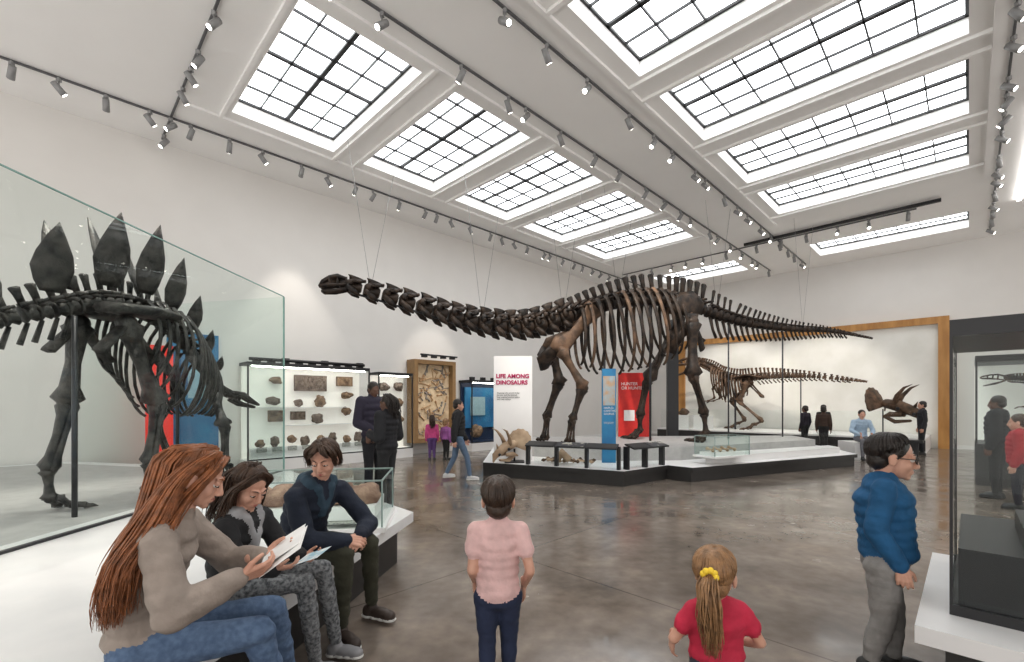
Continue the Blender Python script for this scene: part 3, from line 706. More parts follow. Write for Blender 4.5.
# ---- right foreground case
s0,t0=(1.85+2.1)*S2,(2.1-1.85)*S2
b=MB(); b.rbox(s0,s0+1.45,t0-2.4,t0,.40,.48,0); b.rbox(s0+.1,s0+1.35,t0-2.3,t0-.1,0,.40,1)
b.build('white_case_plinth',[M_marble,M_dark])
o=empty('black_framed_glass_case'); b=MB()
a,c_,t1,t2=s0+.26,s0+1.3,t0-2.2,t0-.11
b.rbox(a,c_,t1,t2,.48,.53,0); b.rbox(a+.03,c_-.03,t1+.03,t2-.03,.53,.80,0)
b.rbox(a,c_,t1,t2,1.82,1.90,0)
b.rbox(a,a+.012,t2-.012,t2,.53,1.82,0); b.rbox(c_-.012,c_,t2-.012,t2,.53,1.82,0)
b.build('frame',[M_black],o)
b=MB(); b.rbox(a,a+.01,t1,t2-.013,.53,1.82,0); b.rbox(c_-.01,c_,t1,t2-.013,.53,1.82,0); b.rbox(a+.013,c_-.013,t2-.01,t2,.53,1.82,0); b.rbox(a,c_,t1,t1+.01,.53,1.82,0)
b.build('glass',[M_glass],o)
b=MB(); b.rbox(a+.12,c_-.25,t1+.3,t2-.25,.80,.90,0); b.rbox(a+.22,c_-.35,t1+.4,t2-.36,.90,.98,0)
b.build('specimen_riser',[M_dark],o)

# far right case with small skeleton
o=empty('skeleton_display_case'); b=MB()
b.rbox(11.9,13.4,-3.2,-.08,0,.75,0); b.rbox(11.9,13.4,-3.2,-.08,2.25,2.36,0)
for t_ in (-.11,-3.2): b.rbox(11.9,11.93,t_,t_+.03,.75,2.25,0)
b.rbox(13.3,13.36,-3.2,-.08,.75,2.25,1); b.build('frame',[M_dark,M_caseint],o)
b=MB(); b.rbox(11.9,11.91,-3.17,-.11,.75,2.25,0); b.build('glass',[M_glass],o)
theropod('small_theropod_skeleton',[RW(12.6,-.5,1.95),RW(12.6,-.75,1.92),RW(12.6,-1.0,1.7),RW(12.6,-1.35,1.6),RW(12.6,-1.7,1.6),RW(12.6,-2.2,1.55),RW(12.6,-2.9,1.5)],.5,0,.55,M_boneb,skL=.6,base=.75)

# ------------------------------------------------------------ humans
class Prims:
    def __init__(s): s.L=[]
    def c(s,a,b,ra,rb,l): s.L.append(('c',Vector(a),Vector(b),ra,rb,l))
    def e(s,c,r,l,R=None): s.L.append(('e',Vector(c),R or Matrix.Identity(3),Vector(r),None,l))
    def mesh(s,name,voxel,mats,parent,smooth=4,wr=None,floor=None,wamp=.006):
        b=MB()
        for k,a,bb,ra,rb,l in s.L:
            if k=='c':
                if (bb-a).length<1e-4: b.ell(a,(ra,ra,ra))
                else: b.tube([a,(a+bb)/2,bb],[ra,(ra+rb)/2,rb],0,14,rnd=True)
            else: b.ell(a,ra,0,bb,18,12)
        t=b.build('tmp',[])
        m=t.modifiers.new('r','REMESH'); m.mode='VOXEL'; m.voxel_size=voxel; m.use_smooth_shade=True
        m2=t.modifiers.new('s','SMOOTH'); m2.iterations=smooth; m2.factor=.5
        dg=bpy.context.evaluated_depsgraph_get(); dg.update()
        me=bpy.data.meshes.new_from_object(t.evaluated_get(dg)); tm=t.data
        bpy.data.objects.remove(t); bpy.data.meshes.remove(tm)
        nv=len(me.vertices); co=np.zeros(nv*3); me.vertices.foreach_get('co',co); co=co.reshape(-1,3)
        lab=s.label(co)
        if wr:
            no=np.zeros(nv*3); me.vertices.foreach_get('normal',no); no=no.reshape(-1,3)
            names=s.names
            am=np.array([wr.get(x,0) for x in names])[lab]
            for i in range(nv):
                if am[i]>0:
                    p=Vector(co[i]); d=mnoise.noise(V(p.x*8,p.y*8,p.z*22))*.7+mnoise.noise(V(p.x*20+5,p.y*20,p.z*40))*.3
                    co[i]+=no[i]*d*am[i]
        if floor is not None: co[:,2]=np.maximum(co[:,2],floor)
        me.vertices.foreach_set('co',co.ravel())
        npf=len(me.polygons); ce=np.zeros(npf*3); me.polygons.foreach_get('center',ce)
        fl=s.label(ce.reshape(-1,3))
        me.materials.clear()
        for x in s.names: me.materials.append(mats[x])
        me.polygons.foreach_set('material_index',fl.astype(np.int32)); me.polygons.foreach_set('use_smooth',[True]*npf)
        me.update(); me.name=name
        o=bpy.data.objects.new(name,me); scene.collection.objects.link(o)
        if parent: o.parent=parent
        return o
    def label(s,X):
        s.names=[]
        for p in s.L:
            if p[5] not in s.names: s.names.append(p[5])
        best=np.full(len(X),1e9); lab=np.zeros(len(X),dtype=int)
        for k,a,bb,ra,rb,l in s.L:
            if k=='c':
                A=np.array(a);B=np.array(bb);d=B-A;dd=max(d@d,1e-9); t=np.clip(((X-A)@d)/dd,0,1)
                q=np.linalg.norm(X-A-t[:,None]*d,axis=1)-(ra+(rb-ra)*t)
            else:
                Rm=np.array(bb); Y=(X-np.array(a))@Rm; r=np.array(ra)
                k0=np.linalg.norm(Y/r,axis=1); k1=np.linalg.norm(Y/(r*r),axis=1)+1e-9; q=k0*(k0-1)/k1
            i=s.names.index(l); w=q<best; best[w]=q[w]; lab[w]=i
        return lab
def basis(f,roll=0):
    f=Vector(f).normalized(); x=f.cross(V(0,0,1)).normalized(); z=x.cross(f)
    R=Matrix((x,f,z)).transposed()
    return R@Matrix.Rotation(roll,3,'Y')
def hand(P,wr,d,n,thumb,s,curl=.35,l='skin'):
    wr=Vector(wr); d=Vector(d).normalized(); n=Vector(n); n=(n-d*n.dot(d)).normalized(); w=d.cross(n)*thumb
    P.c(wr-d*.05*s,wr+d*.01*s,.026*s,.024*s,l)
    ln=[.068,.076,.071,.056]
    for i in range(4):
        off=(1.5-i)*.0205*s
        k=wr+d*(.088-.004*abs(i-1))*s+w*off
        P.c(wr+d*.01*s+w*off*.6,k,.0155*s,.0115*s,l)
        a=k; th=0
        for j,fr in enumerate((.45,.31,.24)):
            th+=curl*(1.0 if j else .7)*(1+.1*i)
            dd=d*math.cos(th)+n*math.sin(th)+w*(1.5-i)*.05
            e=a+dd*ln[i]*fr*s; P.c(a,e,(.0092-.001*j)*s,(.0084-.001*j)*s,l); a=e
    a=wr+d*.02*s+w*.022*s; e=a+(d*.62+w*.62+n*.35)*.042*s; P.c(a,e,.016*s,.0115*s,l)
    g=e+(d*.85+w*.2+n*.4)*.03*s; P.c(e,g,.0105*s,.0095*s,l); P.c(g,g+(d*.85+n*.45)*.02*s,.0095*s,.0075*s,l)

def strand_cap(b,Hc,R,c,r,n,azf,el0,elend,rad=.004,lift=.004,m=0,whorl=.4,seg=7,sc=1):
    for i in range(n):
        az=azf(); e1=elend(az)+random.uniform(-7,7); e0=el0+random.uniform(-8,6)
        pts=[];rr=[]
        lf=lift*random.uniform(.3,1.3)
        for k in range(seg):
            u=k/(seg-1); el=math.radians(lerp(e0,e1,u)); a=math.radians(az)+whorl*(1-u)*.6
            q=1+lf/max(r)*math.sin(u*3)
            pts.append(Hc+R@(Vector(c)+V(r[0]*math.cos(el)*math.sin(a)*q,r[1]*math.cos(el)*math.cos(a)*q,r[2]*math.sin(el)*q)))
            rr.append(rad*(1 if u<.7 else 1-.85*(u-.7)/.3))
        b.tube(pts,rr,m,5)
def guide_strands(b,guides,n,spread,rad,wave=.01,m=0,seg=14,taper=.5):
    for i in range(n):
        g=random.choice(guides); ox=[V(random.gauss(0,1),random.gauss(0,1),random.gauss(0,.5)) for _ in range(2)]
        k=len(g); pts=[]
        for j,(p,w) in enumerate(g):
            u=j/(k-1); o=lerp(ox[0],ox[1],u*.5)
            pts.append(Vector(p)+V(max(-1.6,min(1.6,o.x))*w,max(-1.6,min(1.6,o.y))*w,o.z*w*.5))
        pts=catmull(pts,seg); ph=random.uniform(0,6.3); fq=random.uniform(1.5,3.5)
        pts=[p+V(math.sin(ph+fq*6.3*q/seg),math.cos(ph*1.3+fq*6*q/seg),0)*wave*(q/seg) for q,p in enumerate(pts)]
        cut=random.uniform(.82,1)
        L=max(4,int(seg*cut)); pts=pts[:L]
        b.tube(pts,[rad*(.7+.3*min(1,q*4/L)) *(1 if q<L*taper else max(.12,1-(q-L*taper)/(L*(1-taper)))) for q in range(L)],m,5)

def make_human(name,J,mats,hs=1.0,k=1.0,face=(0,1,0),roll=0,voxel=.009,near=True,bulk=.012,shortsleeve=False,
               hair='short',hands=None,footf=None,wid=1.0,belly=1.0,hood=False,collar=False,hairfn=None,smile=False,legk=1.0,shoef=None,floor=None,eyesdown=False,glasses=False,sleeve=.5):
    o=empty(name); P=Prims()
    pel=J['pel']; nb=J['neck']; hd=J['head']
    latT=(J['shR']-J['shL']).normalized(); latB=(J['hipR']-J['hipL']).normalized()
    up=(nb-pel).normalized(); mid=J.get('mid',lerp(pel,nb,.5))
    N=9; spn=catmull([pel,mid,nb],N)
    wd=[(0,.158),(.25,.142),(.5,.145),(.75,.165),(.88,.15),(1,.085)]; dp=[(0,.118),(.25,.105),(.5,.11),(.75,.118),(.9,.09),(1,.06)]
    for i in range(N):
        u=i/(N-1); lat=lerp(latB,latT,u).normalized(); tt=(spn[min(i+1,N-1)]-spn[max(i-1,0)]).normalized()
        lat=(lat-tt*lat.dot(tt)).normalized(); fw=tt.cross(lat); R=Matrix((lat,fw,tt)).transposed()
        top=u>.1
        w=interp(wd,u)*k*wid; d=interp(dp,u)*k*(belly if .1<u<.8 else 1)
        e=bulk if top else 0
        if u>.95: e=0
        P.e(spn[i],(w+e,d+e,.085*k),'top' if top else 'bottom',R)
    for s_ in('L','R'):
        sh,el,wr=J['sh'+s_],J['el'+s_],J['wr'+s_]
        inn=lerp(sh,nb,.75)-up*.02*k
        P.c(inn,sh,.05*k+bulk*.6,.05*k+bulk*.6,'top')
        P.c(lerp(sh,spn[5],.35),sh,.072*k,.05*k+bulk*.5,'top')
        if shortsleeve:
            q=lerp(sh,el,sleeve); P.c(sh,q,.048*k+bulk*.8,.047*k+bulk*.9,'top'); P.c(q,el,.04*k,.037*k,'skin'); P.c(el,lerp(el,wr,.3),.037*k,.036*k,'skin'); P.c(lerp(el,wr,.3),wr,.036*k,.025*k,'skin')
        else:
            P.c(sh,el,.052*k+bulk*.8,.044*k+bulk,'top'); P.c(el,lerp(el,wr,.35),.044*k+bulk,.043*k+bulk*.9,'top'); P.c(lerp(el,wr,.35),lerp(el,wr,.95),.043*k+bulk*.9,.031*k+bulk*.8,'top')
        hp,kn,an=J['hip'+s_],J['kn'+s_],J['an'+s_]
        lk=k*legk
        P.c(hp,kn,.088*lk,.062*lk,'bottom'); P.c(kn,lerp(kn,an,.35),.06*lk,.059*lk,'bottom'); P.c(lerp(kn,an,.35),lerp(kn,an,.93),.059*lk,.044*lk,'bottom')
        P.c(lerp(pel,hp,.6),hp,.1*lk,.095*lk,'bottom')
    P.c(nb-up*.05*k,lerp(nb,hd,.5),.058*k,.05*k,'skin')
    if collar: 
        for a in range(10):
            w=a/10*6.283; fw=latT.cross(up).normalized(); P.e(nb+up*.025*k+latT*math.cos(w)*.066*k+fw*-math.sin(w)*.06*k,(.022*k,.022*k,.032*k),'top')
    if hood:
        fw=up.cross(latT).normalized()
        for a in range(9):
            w=math.pi*(a/8)+math.pi; P.e(nb+up*.02*k+latT*math.cos(w)*.085*k+fw*(math.sin(w)*.1*k+.02),(.04*k,.04*k,.045*k),'hood')
        P.e(nb-fw*.11*k-up*.03,(.08*k,.05*k,.07*k),'hood')
        P.c(nb+fw*.07*k+latT*.05,nb+fw*.1*k-up*.16,.03*k,.028*k,'hood'); P.c(nb+fw*.07*k-latT*.05,nb+fw*.1*k-up*.16,.03*k,.028*k,'hood')
    P.mesh('body',voxel,mats,o,4,{'top':.012*k,'bottom':.011*k,'hood':.008} if near else None,floor)
    Q=Prims()
    for s_ in('L','R'):
        an=J['an'+s_]; f=Vector(J['toe'+s_]).normalized(); R=basis(V(f.x,f.y,0))
        ff=V(f.x,f.y,0).normalized(); fl=an.z-.085*k if floor is None else floor
        base=V(an.x,an.y,fl)
        Q.c(an,base+V(0,0,.06*k),.04*k,.042*k,'shoe')
        Q.e(base+V(0,0,.045*k)-ff*.02*k,(.042*k,.055*k,.05*k),'shoe',R)
        Q.e(base+V(0,0,.045*k)+ff*.07*k,(.043*k,.10*k,.042*k),'shoe',R); Q.e(base+V(0,0,.038*k)+ff*.14*k,(.046*k,.06*k,.036*k),'shoe',R)
        for q in (-.03,.04,.10,.15): Q.e(base+V(0,0,.012*k)+ff*q*k,(.047*k,.055*k,.016*k),'sole',R)
        fo=fl
    Q.mesh('shoes',voxel*.7,mats,o,2,None,fo if floor is None else floor)
    if hands is not None:
        Q=Prims()
        for s_,(d,nn,th,cu) in hands.items():
            if shortsleeve: Q.c(lerp(J['el'+s_],J['wr'+s_],.75),J['wr'+s_],.0285*k,.0255*k,'skin')
            hand(Q,J['wr'+s_],d,nn,th,k*1.0,cu)
        Q.mesh('hands',.0034 if near else .006,mats,o,1)
    R=basis(face,roll); H=Prims(); g=hs
    def hp_(x,y,z): return hd+R@V(x*g,y*g,z*g)
    H.e(hp_(0,-.015,.03),(.073*g,.09*g,.083*g),'skin',R); H.e(hp_(0,.028,-.03),(.061*g,.055*g,.078*g),'skin',R)
    H.e(hp_(0,.033,-.072),(.045*g,.047*g,.036*g),'skin',R); H.e(hp_(0,.066,-.094),(.02*g,.017*g,.016*g),'skin',R)
    for q in(-1,1):
        H.e(hp_(.034*q,.054,-.034),(.024*g,.024*g,.026*g),'skin',R)
        H.e(hp_(.076*q,-.008,-.012),(.010*g,.019*g,.031*g),'skin',R)
        H.e(hp_(.011*q,.093,-.04),(.008*g,.009*g,.007*g),'skin',R)
        H.e(hp_(.031*q,.073,.010 if not eyesdown else .004),(.017*g,.012*g,(.008 if not eyesdown else .011)*g),'skin',R)
        H.c(hp_(.012*q,.082,.021),hp_(.042*q,.070,.023),.008*g,.007*g,'skin')
    H.c(hp_(0,.080,.012),hp_(0,.101,-.033),.008*g,.0125*g,'skin')
    H.e(hp_(0,.074,-.064),(.026*g,.016*g,.02*g),'skin',R)
    for q in(-1,1):
        H.c(hp_(0,.089,-.061),hp_(.02*q,.081,-.0635+(.003 if smile else 0)),.0052*g,.003*g,'lip'); H.c(hp_(0,.087,-.069),hp_(.017*q,.080,-.067+(.003 if smile else 0)),.0062*g,.003*g,'lip')
    H.c(hp_(0,-.02,-.05),lerp(nb,hd,.15),.05*g,.052*k,'skin')
    if hair:
        H.e(hp_(0,-.024,.038),(.081*g,.093*g,.086*g),'hair',R); H.e(hp_(0,-.055,-.02),(.068*g,.057*g,.062*g),'hair',R)
    H.mesh('head',(.0042 if near else .008)*max(.8,g),mats,o,2,{'hair':.006} if near else None)
    if near:
        b=MB()
        for q in(-1,1):
            c=hp_(.031*q,.071,.0); b.ell(c,(.0135*g,.0135*g,.0115*g),0,R,12,8)
            gz=R@V(0,1,-.25 if eyesdown else -.05).normalized(); b.ell(c+gz*.0095*g,(.0055*g,.0055*g,.0055*g),1,R,8,6)
            if not eyesdown: b.tube([hp_(.046*q,.073,.004),hp_(.031*q,.0855,.0085),hp_(.017*q,.079,.004)],.0016*g,1,4)
            else: b.tube([hp_(.046*q,.073,-.004),hp_(.031*q,.0855,-.0065),hp_(.017*q,.079,-.004)],.002*g,1,4)
            b.tube([hp_(.014*q,.089,.022),hp_(.03*q,.084,.029),hp_(.046*q,.071,.025)],[.0028*g,.0034*g,.0016*g],2,5)
        if glasses:
            for q in(-1,1):
                pts=[hp_(.032*q+.021*math.cos(a/12*6.283),.098-.008*abs(math.cos(a/12*6.283)) ,-.002+.017*math.sin(a/12*6.283)) for a in range(13)]
                b.tube(pts,.0024*g,3,5); b.tube([hp_(.053*q,.09,.004),hp_(.078*q,.05,.005),hp_(.08*q,-.01,.002)],.0024*g,3,5)
            b.tube([hp_(-.011,.1,.002),hp_(.011,.1,.002)],.002*g,3,5)
        b.build('eyes_and_brows',[M_eye,M_iris,mats['hair'],mats.get('frames',M_black)],o)
    hb=MB(); random.seed(len(name)*3+5)
    c=(0,-.024,.038); r=(.082,.094,.087)
    cg=tuple(x*g for x in c); rg=tuple(x*g for x in r)
    if hair and near:
        def elend(az):
            a=abs((az+180)%360-180)
            return interp([(0,38),(35,34),(60,10),(80,-2),(100,-12),(130,-45),(180,-62)],a)
        strand_cap(hb,hd,R,cg,rg,380,lambda:random.uniform(0,360),80,elend,rad=.0034*g,lift=.008*g)
    if hairfn: hairfn(hb,hd,R,g)
    if hb.v: hb.build('hair_strands',[mats['hair'],mats.get('tie',M_black)],o)
    return o
M_eye=mat('eye_white',(.75,.73,.7),.2); M_iris=mat('iris',(.02,.012,.008),.15)
SK=dict(skin=mat('skin_fair',(.60,.35,.26),.5,col2=(.52,.28,.20),scale=14,bump=.05,bscale=120),lip=mat('lips',(.45,.16,.13),.45))
SKD=dict(skin=mat('skin_brown',(.14,.07,.045),.5),lip=mat('lips_brown',(.13,.05,.04),.45))
def hairm(n,c): return mat(n,c,.38,col2=tuple(x*.5 for x in c),scale=30,bump=.3,bscale=90)
def cloth(n,c,c2=None,sc=14): return mat(n,c,.85,col2=c2 or tuple(x*.80 for x in c),scale=sc,bump=.35,bscale=22)
H_red=hairm('auburn_hair',(.31,.11,.038)); H_br=hairm('brown_hair',(.07,.036,.02)); H_dk=hairm('dark_hair',(.022,.014,.010)); H_bl=hairm('light_brown_hair',(.36,.20,.095))
H_mb=hairm('medium_brown_hair',(.055,.032,.02))
sole_w=mat('white_sole',(.7,.7,.68),.6); sole_k=mat('black_sole',(.02,.02,.02),.6)
def pal(sk,hair,top,bottom,shoe,sole=sole_k,**kw):
    d=dict(sk); d.update(hair=hair,top=top,bottom=bottom,shoe=shoe,sole=sole); d.update(kw); return d

# --- seated woman
fw=V(.92,.38,0).normalized(); rt=V(fw.y,-fw.x,0)
pel=V(-1.45,1.80,.56); nk=V(-1.365,1.835,1.04); 
J=dict(pel=pel,mid=V(-1.44,1.80,.80),neck=nk,head=V(-1.285,1.87,1.195),shR=nk+rt*.165+V(-.0,0,-.05),shL=nk-rt*.165+V(0,0,-.05),
 elR=V(-1.19,1.60,.755),wrR=V(-1.07,1.80,.815),elL=V(-1.28,2.08,.78),wrL=V(-1.09,2.0,.83),
 hipR=pel+rt*.09,hipL=pel-rt*.09,knR=V(-1.03,1.86,.57),knL=V(-1.08,2.06,.57),anR=V(-1.0,1.98,.10),anL=V(-1.08,2.22,.10),toeR=V(.8,.3,0),toeL=V(.8,.4,0))
def hair_w(hb,hd,R,g):
    def H(x,y,z): return hd+R@V(x,y,z)
    G=[]
    G.append([(H(.0,-.02,.118),.02),(H(.02,-.105,.06),.03),(V(-1.375,1.77,1.10),.03),(V(-1.405,1.70,.98),.032),(V(-1.43,1.66,.86),.034),(V(-1.435,1.64,.76),.034),(V(-1.43,1.63,.68),.028)])
    G.append([(H(.03,.01,.115),.015),(H(.083,-.03,.05),.016),(H(.085,-.055,-.05),.02),(V(-1.345,1.70,1.04),.028),(V(-1.375,1.63,.93),.03),(V(-1.39,1.615,.82),.032),(V(-1.385,1.61,.72),.03)])
    G.append([(H(.0,-.04,.116),.02),(H(-.0,-.118,.04),.026),(V(-1.41,1.80,1.08),.03),(V(-1.45,1.76,.97),.034),(V(-1.475,1.72,.86),.034),(V(-1.475,1.70,.75),.03)])
    guide_strands(hb,G,1100,1,.0042,wave=.009,seg=16)
    F=[[(H(.01,.045,.108),.012),(H(.075,.045,.06),.01),(H(.085,.02,-.02),.012),(H(.08,.0,-.12),.015),(V(-1.28,1.68,1.0),.016),(V(-1.265,1.63,.92),.016),(V(-1.255,1.615,.86),.012)]]
    guide_strands(hb,F,70,1,.0038,wave=.006)
    F=[[(H(-.01,.05,.108),.012),(H(-.075,.045,.05),.01),(H(-.085,.02,-.03),.012),(H(-.085,.01,-.12),.015),(H(-.09,.03,-.22),.02)]]
    guide_strands(hb,F,50,1,.004,wave=.01)
make_human('seated_woman',J,pal(SK,H_red,cloth('taupe_sweatshirt',(.31,.26,.225)),cloth('blue_jeans',(.06,.10,.18),(.10,.155,.25),40),mat('tan_shoe',(.3,.2,.12),.6),sole_w),
 hs=1.0,k=.98,face=(.80,.40,-.42),near=True,bulk=.018,hands={'R':((.75,.6,.15),(-.3,.6,.6),1,.55),'L':((.8,.15,.1),(0,-.5,.7),-1,.55)},hair=True,hairfn=hair_w,collar=True,eyesdown=True,smile=True)
b=MB(); c0=V(-.98,1.97,.865); ax=V(.075,.02,.055); ay=V(-.03,.10,.02); az=ax.cross(ay).normalized()*.0008
b.obox(c0,ax,ay,az,0); b.obox(c0+V(-.02,.03,.012),V(.07,.03,.045),ay*.9,az,0); b.build('paper_sheets',[mat('white_paper',(.85,.85,.84),.7)])

# --- seated girl
fw=V(.93,-.1,0).normalized(); rt=V(fw.y,-fw.x,0)
pel=V(-1.43,2.36,.555); nk=V(-1.385,2.36,.925)
J=dict(pel=pel,mid=V(-1.45,2.36,.74),neck=nk,head=V(-1.345,2.345,1.07),shR=nk+rt*.135+V(0,0,-.04),shL=nk-rt*.135+V(0,0,-.04),
 elR=V(-1.31,2.17,.72),wrR=V(-1.14,2.20,.70),elL=V(-1.28,2.52,.72),wrL=V(-1.10,2.40,.69),
 hipR=pel+rt*.075,hipL=pel-rt*.075,knR=V(-1.07,2.36,.575),knL=V(-1.06,2.56,.575),anR=V(-1.06,2.47,.095),anL=V(-1.02,2.66,.095),toeR=V(.8,.1,0),toeL=V(.8,-.1,0))
def hair_g(hb,hd,R,g):
    def H(x,y,z): return hd+R@V(x*g,y*g,z*g)
    for q in(-1,1):
        G=[[(H(.0,.03,.118),.01),(H(.075*q,.03,.06),.012),(H(.09*q,-.01,-.03),.015),(H(.09*q,-.0,-.14),.02),(H(.10*q,.03,-.24),.022),(H(.11*q,.05,-.33),.02)],
           [(H(0,-.05,.118),.02),(H(.06*q,-.1,.03),.02),(H(.07*q,-.1,-.08),.03),(H(.08*q,-.09,-.2),.03),(H(.09*q,-.07,-.3),.03)]]
        guide_strands(hb,G,180,1,.0042,wave=.012)
make_human('seated_girl',J,pal(SK,H_br,cloth('black_jacket',(.02,.02,.022)),cloth('grey_patterned_leggings',(.05,.055,.06),(.24,.25,.26),55),mat('grey_sneaker',(.25,.25,.26),.6),sole_w,hood=cloth('grey_shirt',(.35,.35,.36))),
 hs=.93,k=.80,face=(.72,-.30,-.45),bulk=.018,hands={'R':((.9,.2,.1),(0,.3,.7),1,.5),'L':((.9,-.2,.1),(0,-.4,.7),-1,.5)},hair=True,hairfn=hair_g,hood=True,eyesdown=True)
b=MB(); b.obox(V(-1.0,2.29,.735),V(.06,.0,.02),V(.0,.09,.0),V(-.0002,0,.001),0); b.build('activity_card',[mat('card_white',(.8,.8,.78),.7,col2=(.3,.5,.6),scale=25)])

# --- seated teen in hoodie
fw=V(.83,-.45,0).normalized(); rt=V(fw.y,-fw.x,0)
pel=V(-1.36,2.98,.56); nk=V(-1.235,2.915,.985)
J=dict(pel=pel,mid=V(-1.34,2.965,.77),neck=nk,head=V(-1.185,2.88,1.145),shR=nk+rt*.165+V(0,0,-.06),shL=nk-rt*.165+V(0,0,-.06),
 elR=V(-1.22,2.70,.68),wrR=V(-1.01,2.80,.66),elL=V(-.96,3.06,.70),wrL=V(-.96,2.88,.665),
 hipR=pel+rt*.085,hipL=pel-rt*.085,knR=V(-1.02,2.78,.575),knL=V(-.94,3.02,.575),anR=V(-1.06,2.84,.10),anL=V(-.97,3.16,.10),toeR=V(.6,-.5,0),toeL=V(.9,-.35,0))
def hair_t(hb,hd,R,g):
    def H(x,y,z): return hd+R@V(x*g,y*g,z*g)
    for q in(-1,1):
        G=[[(H(.0,.02,.12),.012),(H(.07*q,.05,.085),.012),(H(.085*q,.045,.02),.01),(H(.083*q,.03,-.05),.012)],
           [(H(0,-.02,.12),.02),(H(.08*q,-.02,.06),.015),(H(.09*q,-.03,-.02),.015),(H(.08*q,-.04,-.08),.015)],
           [(H(.0,.03,.12),.01),(H(.03*q,.078,.085),.01),(H(.055*q,.085,.045),.008)]]
        guide_strands(hb,G,110,1,.004,wave=.006)
make_human('seated_teenager',J,pal(SK,H_br,cloth('navy_hoodie',(.012,.018,.035)),cloth('olive_trousers',(.045,.045,.028)),mat('brown_sneaker',(.05,.035,.028),.6),sole_w,hood=cloth('slate_hood',(.03,.06,.09))),
 hs=1.0,k=.95,face=(.05,-.85,-.30),bulk=.02,hands={'R':((.75,.35,-.2),(0,.6,-.6),1,.6),'L':((-.1,-.8,-.35),(-.6,0,-.6),-1,.6)},hair=True,hairfn=hair_t,hood=True,smile=True,eyesdown=True)

# --- standing helper
def stand(H,loc,ang,child=False,hs=1.0,swing=0,armf=0,shw=None,k=None,edit=None,adult_leg=.52):
    k=k or H/1.72; hipz=(.46 if child else adult_leg)*H; hc=H-.122*hs; nz=hc-.135*hs-.0
    shw=shw or (.108*H if not child else .102*H)
    kz=hipz*.55; az=.085*k
    J=dict(pel=V(0,0,hipz+.04*k),mid=V(0,.015,(hipz+nz)/2),neck=V(0,-.01,nz),head=V(0,.01,hc))
    for s_,q in(('L',-1),('R',1)):
        w=swing*q
        J['sh'+s_]=V(q*shw,-.01,nz-.035*k); al=.175*H
        J['el'+s_]=V(q*(shw+.04*k),-.03-w*.3+armf*.1,nz-.035*k-al); J['wr'+s_]=V(q*(shw+.04*k),.04-w*.7+armf*.3,nz-.035*k-al*1.85)
        J['hip'+s_]=V(q*.075*k/ .9,0,hipz); J['kn'+s_]=V(q*.08*k,w*.5+.02+abs(w)*.15,kz); J['an'+s_]=V(q*.085*k,w,az+abs(min(0,w))*.2); J['toe'+s_]=V(q*.15,1,0)
    if edit: edit(J)
    R=Matrix.Rotation(ang,3,'Z')
    for x in J:
        J[x]=R@J[x] if x.startswith('toe') else R@J[x]+Vector(loc)
    return J,R
def std_hands(R,cu=.35): return {'R':(R@V(.05,.15,-1),R@V(-1,.1,0),1 ,cu),'L':(R@V(-.05,.15,-1),R@V(1,.1,0),-1,cu)}

def ed(J): J['elR']+=V(.015,-.02,0); J['wrR']+=V(.0,.08,.03); J['wrL']+=V(.02,.1,.03); J['elL']+=V(.01,-.02,0); J['pel']+=V(0,0,-.035)
J,R=stand(1.12,(-.07,2.32,0),math.radians(4),True,.92,.05,.1,k=.70,edit=ed)
make_human('boy_in_pink_shirt',J,pal(SK,H_mb,cloth('pale_pink_tshirt',(.70,.47,.455)),cloth('navy_joggers',(.02,.03,.07)),mat('blue_sneaker',(.03,.04,.1),.6),sole_w),hs=1.0,k=.70,face=R@V(.03,1,.05),bulk=.014,shortsleeve=True,hands=std_hands(R),wid=.98,belly=1.05,legk=1.05)
def ed(J): J['elR']+=V(.06,.02,.02); J['wrR']+=V(.02,.12,.06); J['elL']+=V(-.06,.02,.02); J['wrL']+=V(-.02,.12,.06)
J,R=stand(.885,(.86,1.92,0),math.radians(-6),True,.88,.0,.1,k=.62,edit=ed)
def hair_p(hb,hd,R,g):
    def H(x,y,z): return hd+R@V(x*g,y*g,z*g)
    c=H(0,-.125,.035)
    G=[[(c,.012),(H(0,-.16,.0),.018),(H(.005,-.165,-.09),.022),(H(.01,-.155,-.2),.022),(H(.012,-.145,-.32),.012)]]
    guide_strands(hb,G,170,1,.0036,wave=.008)
    for i in range(9):
        a=i/9*6.283; hb.ell(c+R@V(.024*math.cos(a),-.002+.006*math.sin(2*a),.024*math.sin(a)),(.014,.012,.014),1,None,8,6)
    for i in range(260):
        az=random.uniform(0,360); a=math.radians(az)
        st=V(.082*math.cos(a),-.024+.03*random.random(),.038+.087*math.sin(a)*.95)
        md=V(.05*math.cos(a),-.1,.037+.055*math.sin(a)); 
        hb.tube(catmull([hd+R@(st*g),hd+R@(V(.076*math.cos(a),-.07,.037+.08*math.sin(a))*g),hd+R@(md*g),c],7),[.0032*g]*6+[.002],0,5)
make_human('girl_with_ponytail',J,pal(SK,H_bl,cloth('crimson_tshirt',(.52,.025,.065)),cloth('dark_leggings',(.05,.05,.07)),mat('pink_sneaker',(.5,.1,.15),.6),sole_w,tie=mat('yellow_scrunchie',(.85,.6,.05),.7)),hs=.97,k=.64,face=R@V(.55,1,.05),bulk=.014,shortsleeve=True,hands=std_hands(R),hair=True,hairfn=hair_p,wid=1.05,belly=1.1)
def ed(J): J['wrR']+=V(-.01,-.06,.03); J['elR']+=V(0,-.05,0); J['wrL']+=V(0,.0,.0); J['neck']+=V(0,.015,0); J['head']+=V(0,.04,0); J['pel']+=V(0,.03,0)
J,R=stand(1.32,(2.07,2.56,0),math.radians(-120),True,.98,-.06,.12,k=.84,edit=ed)
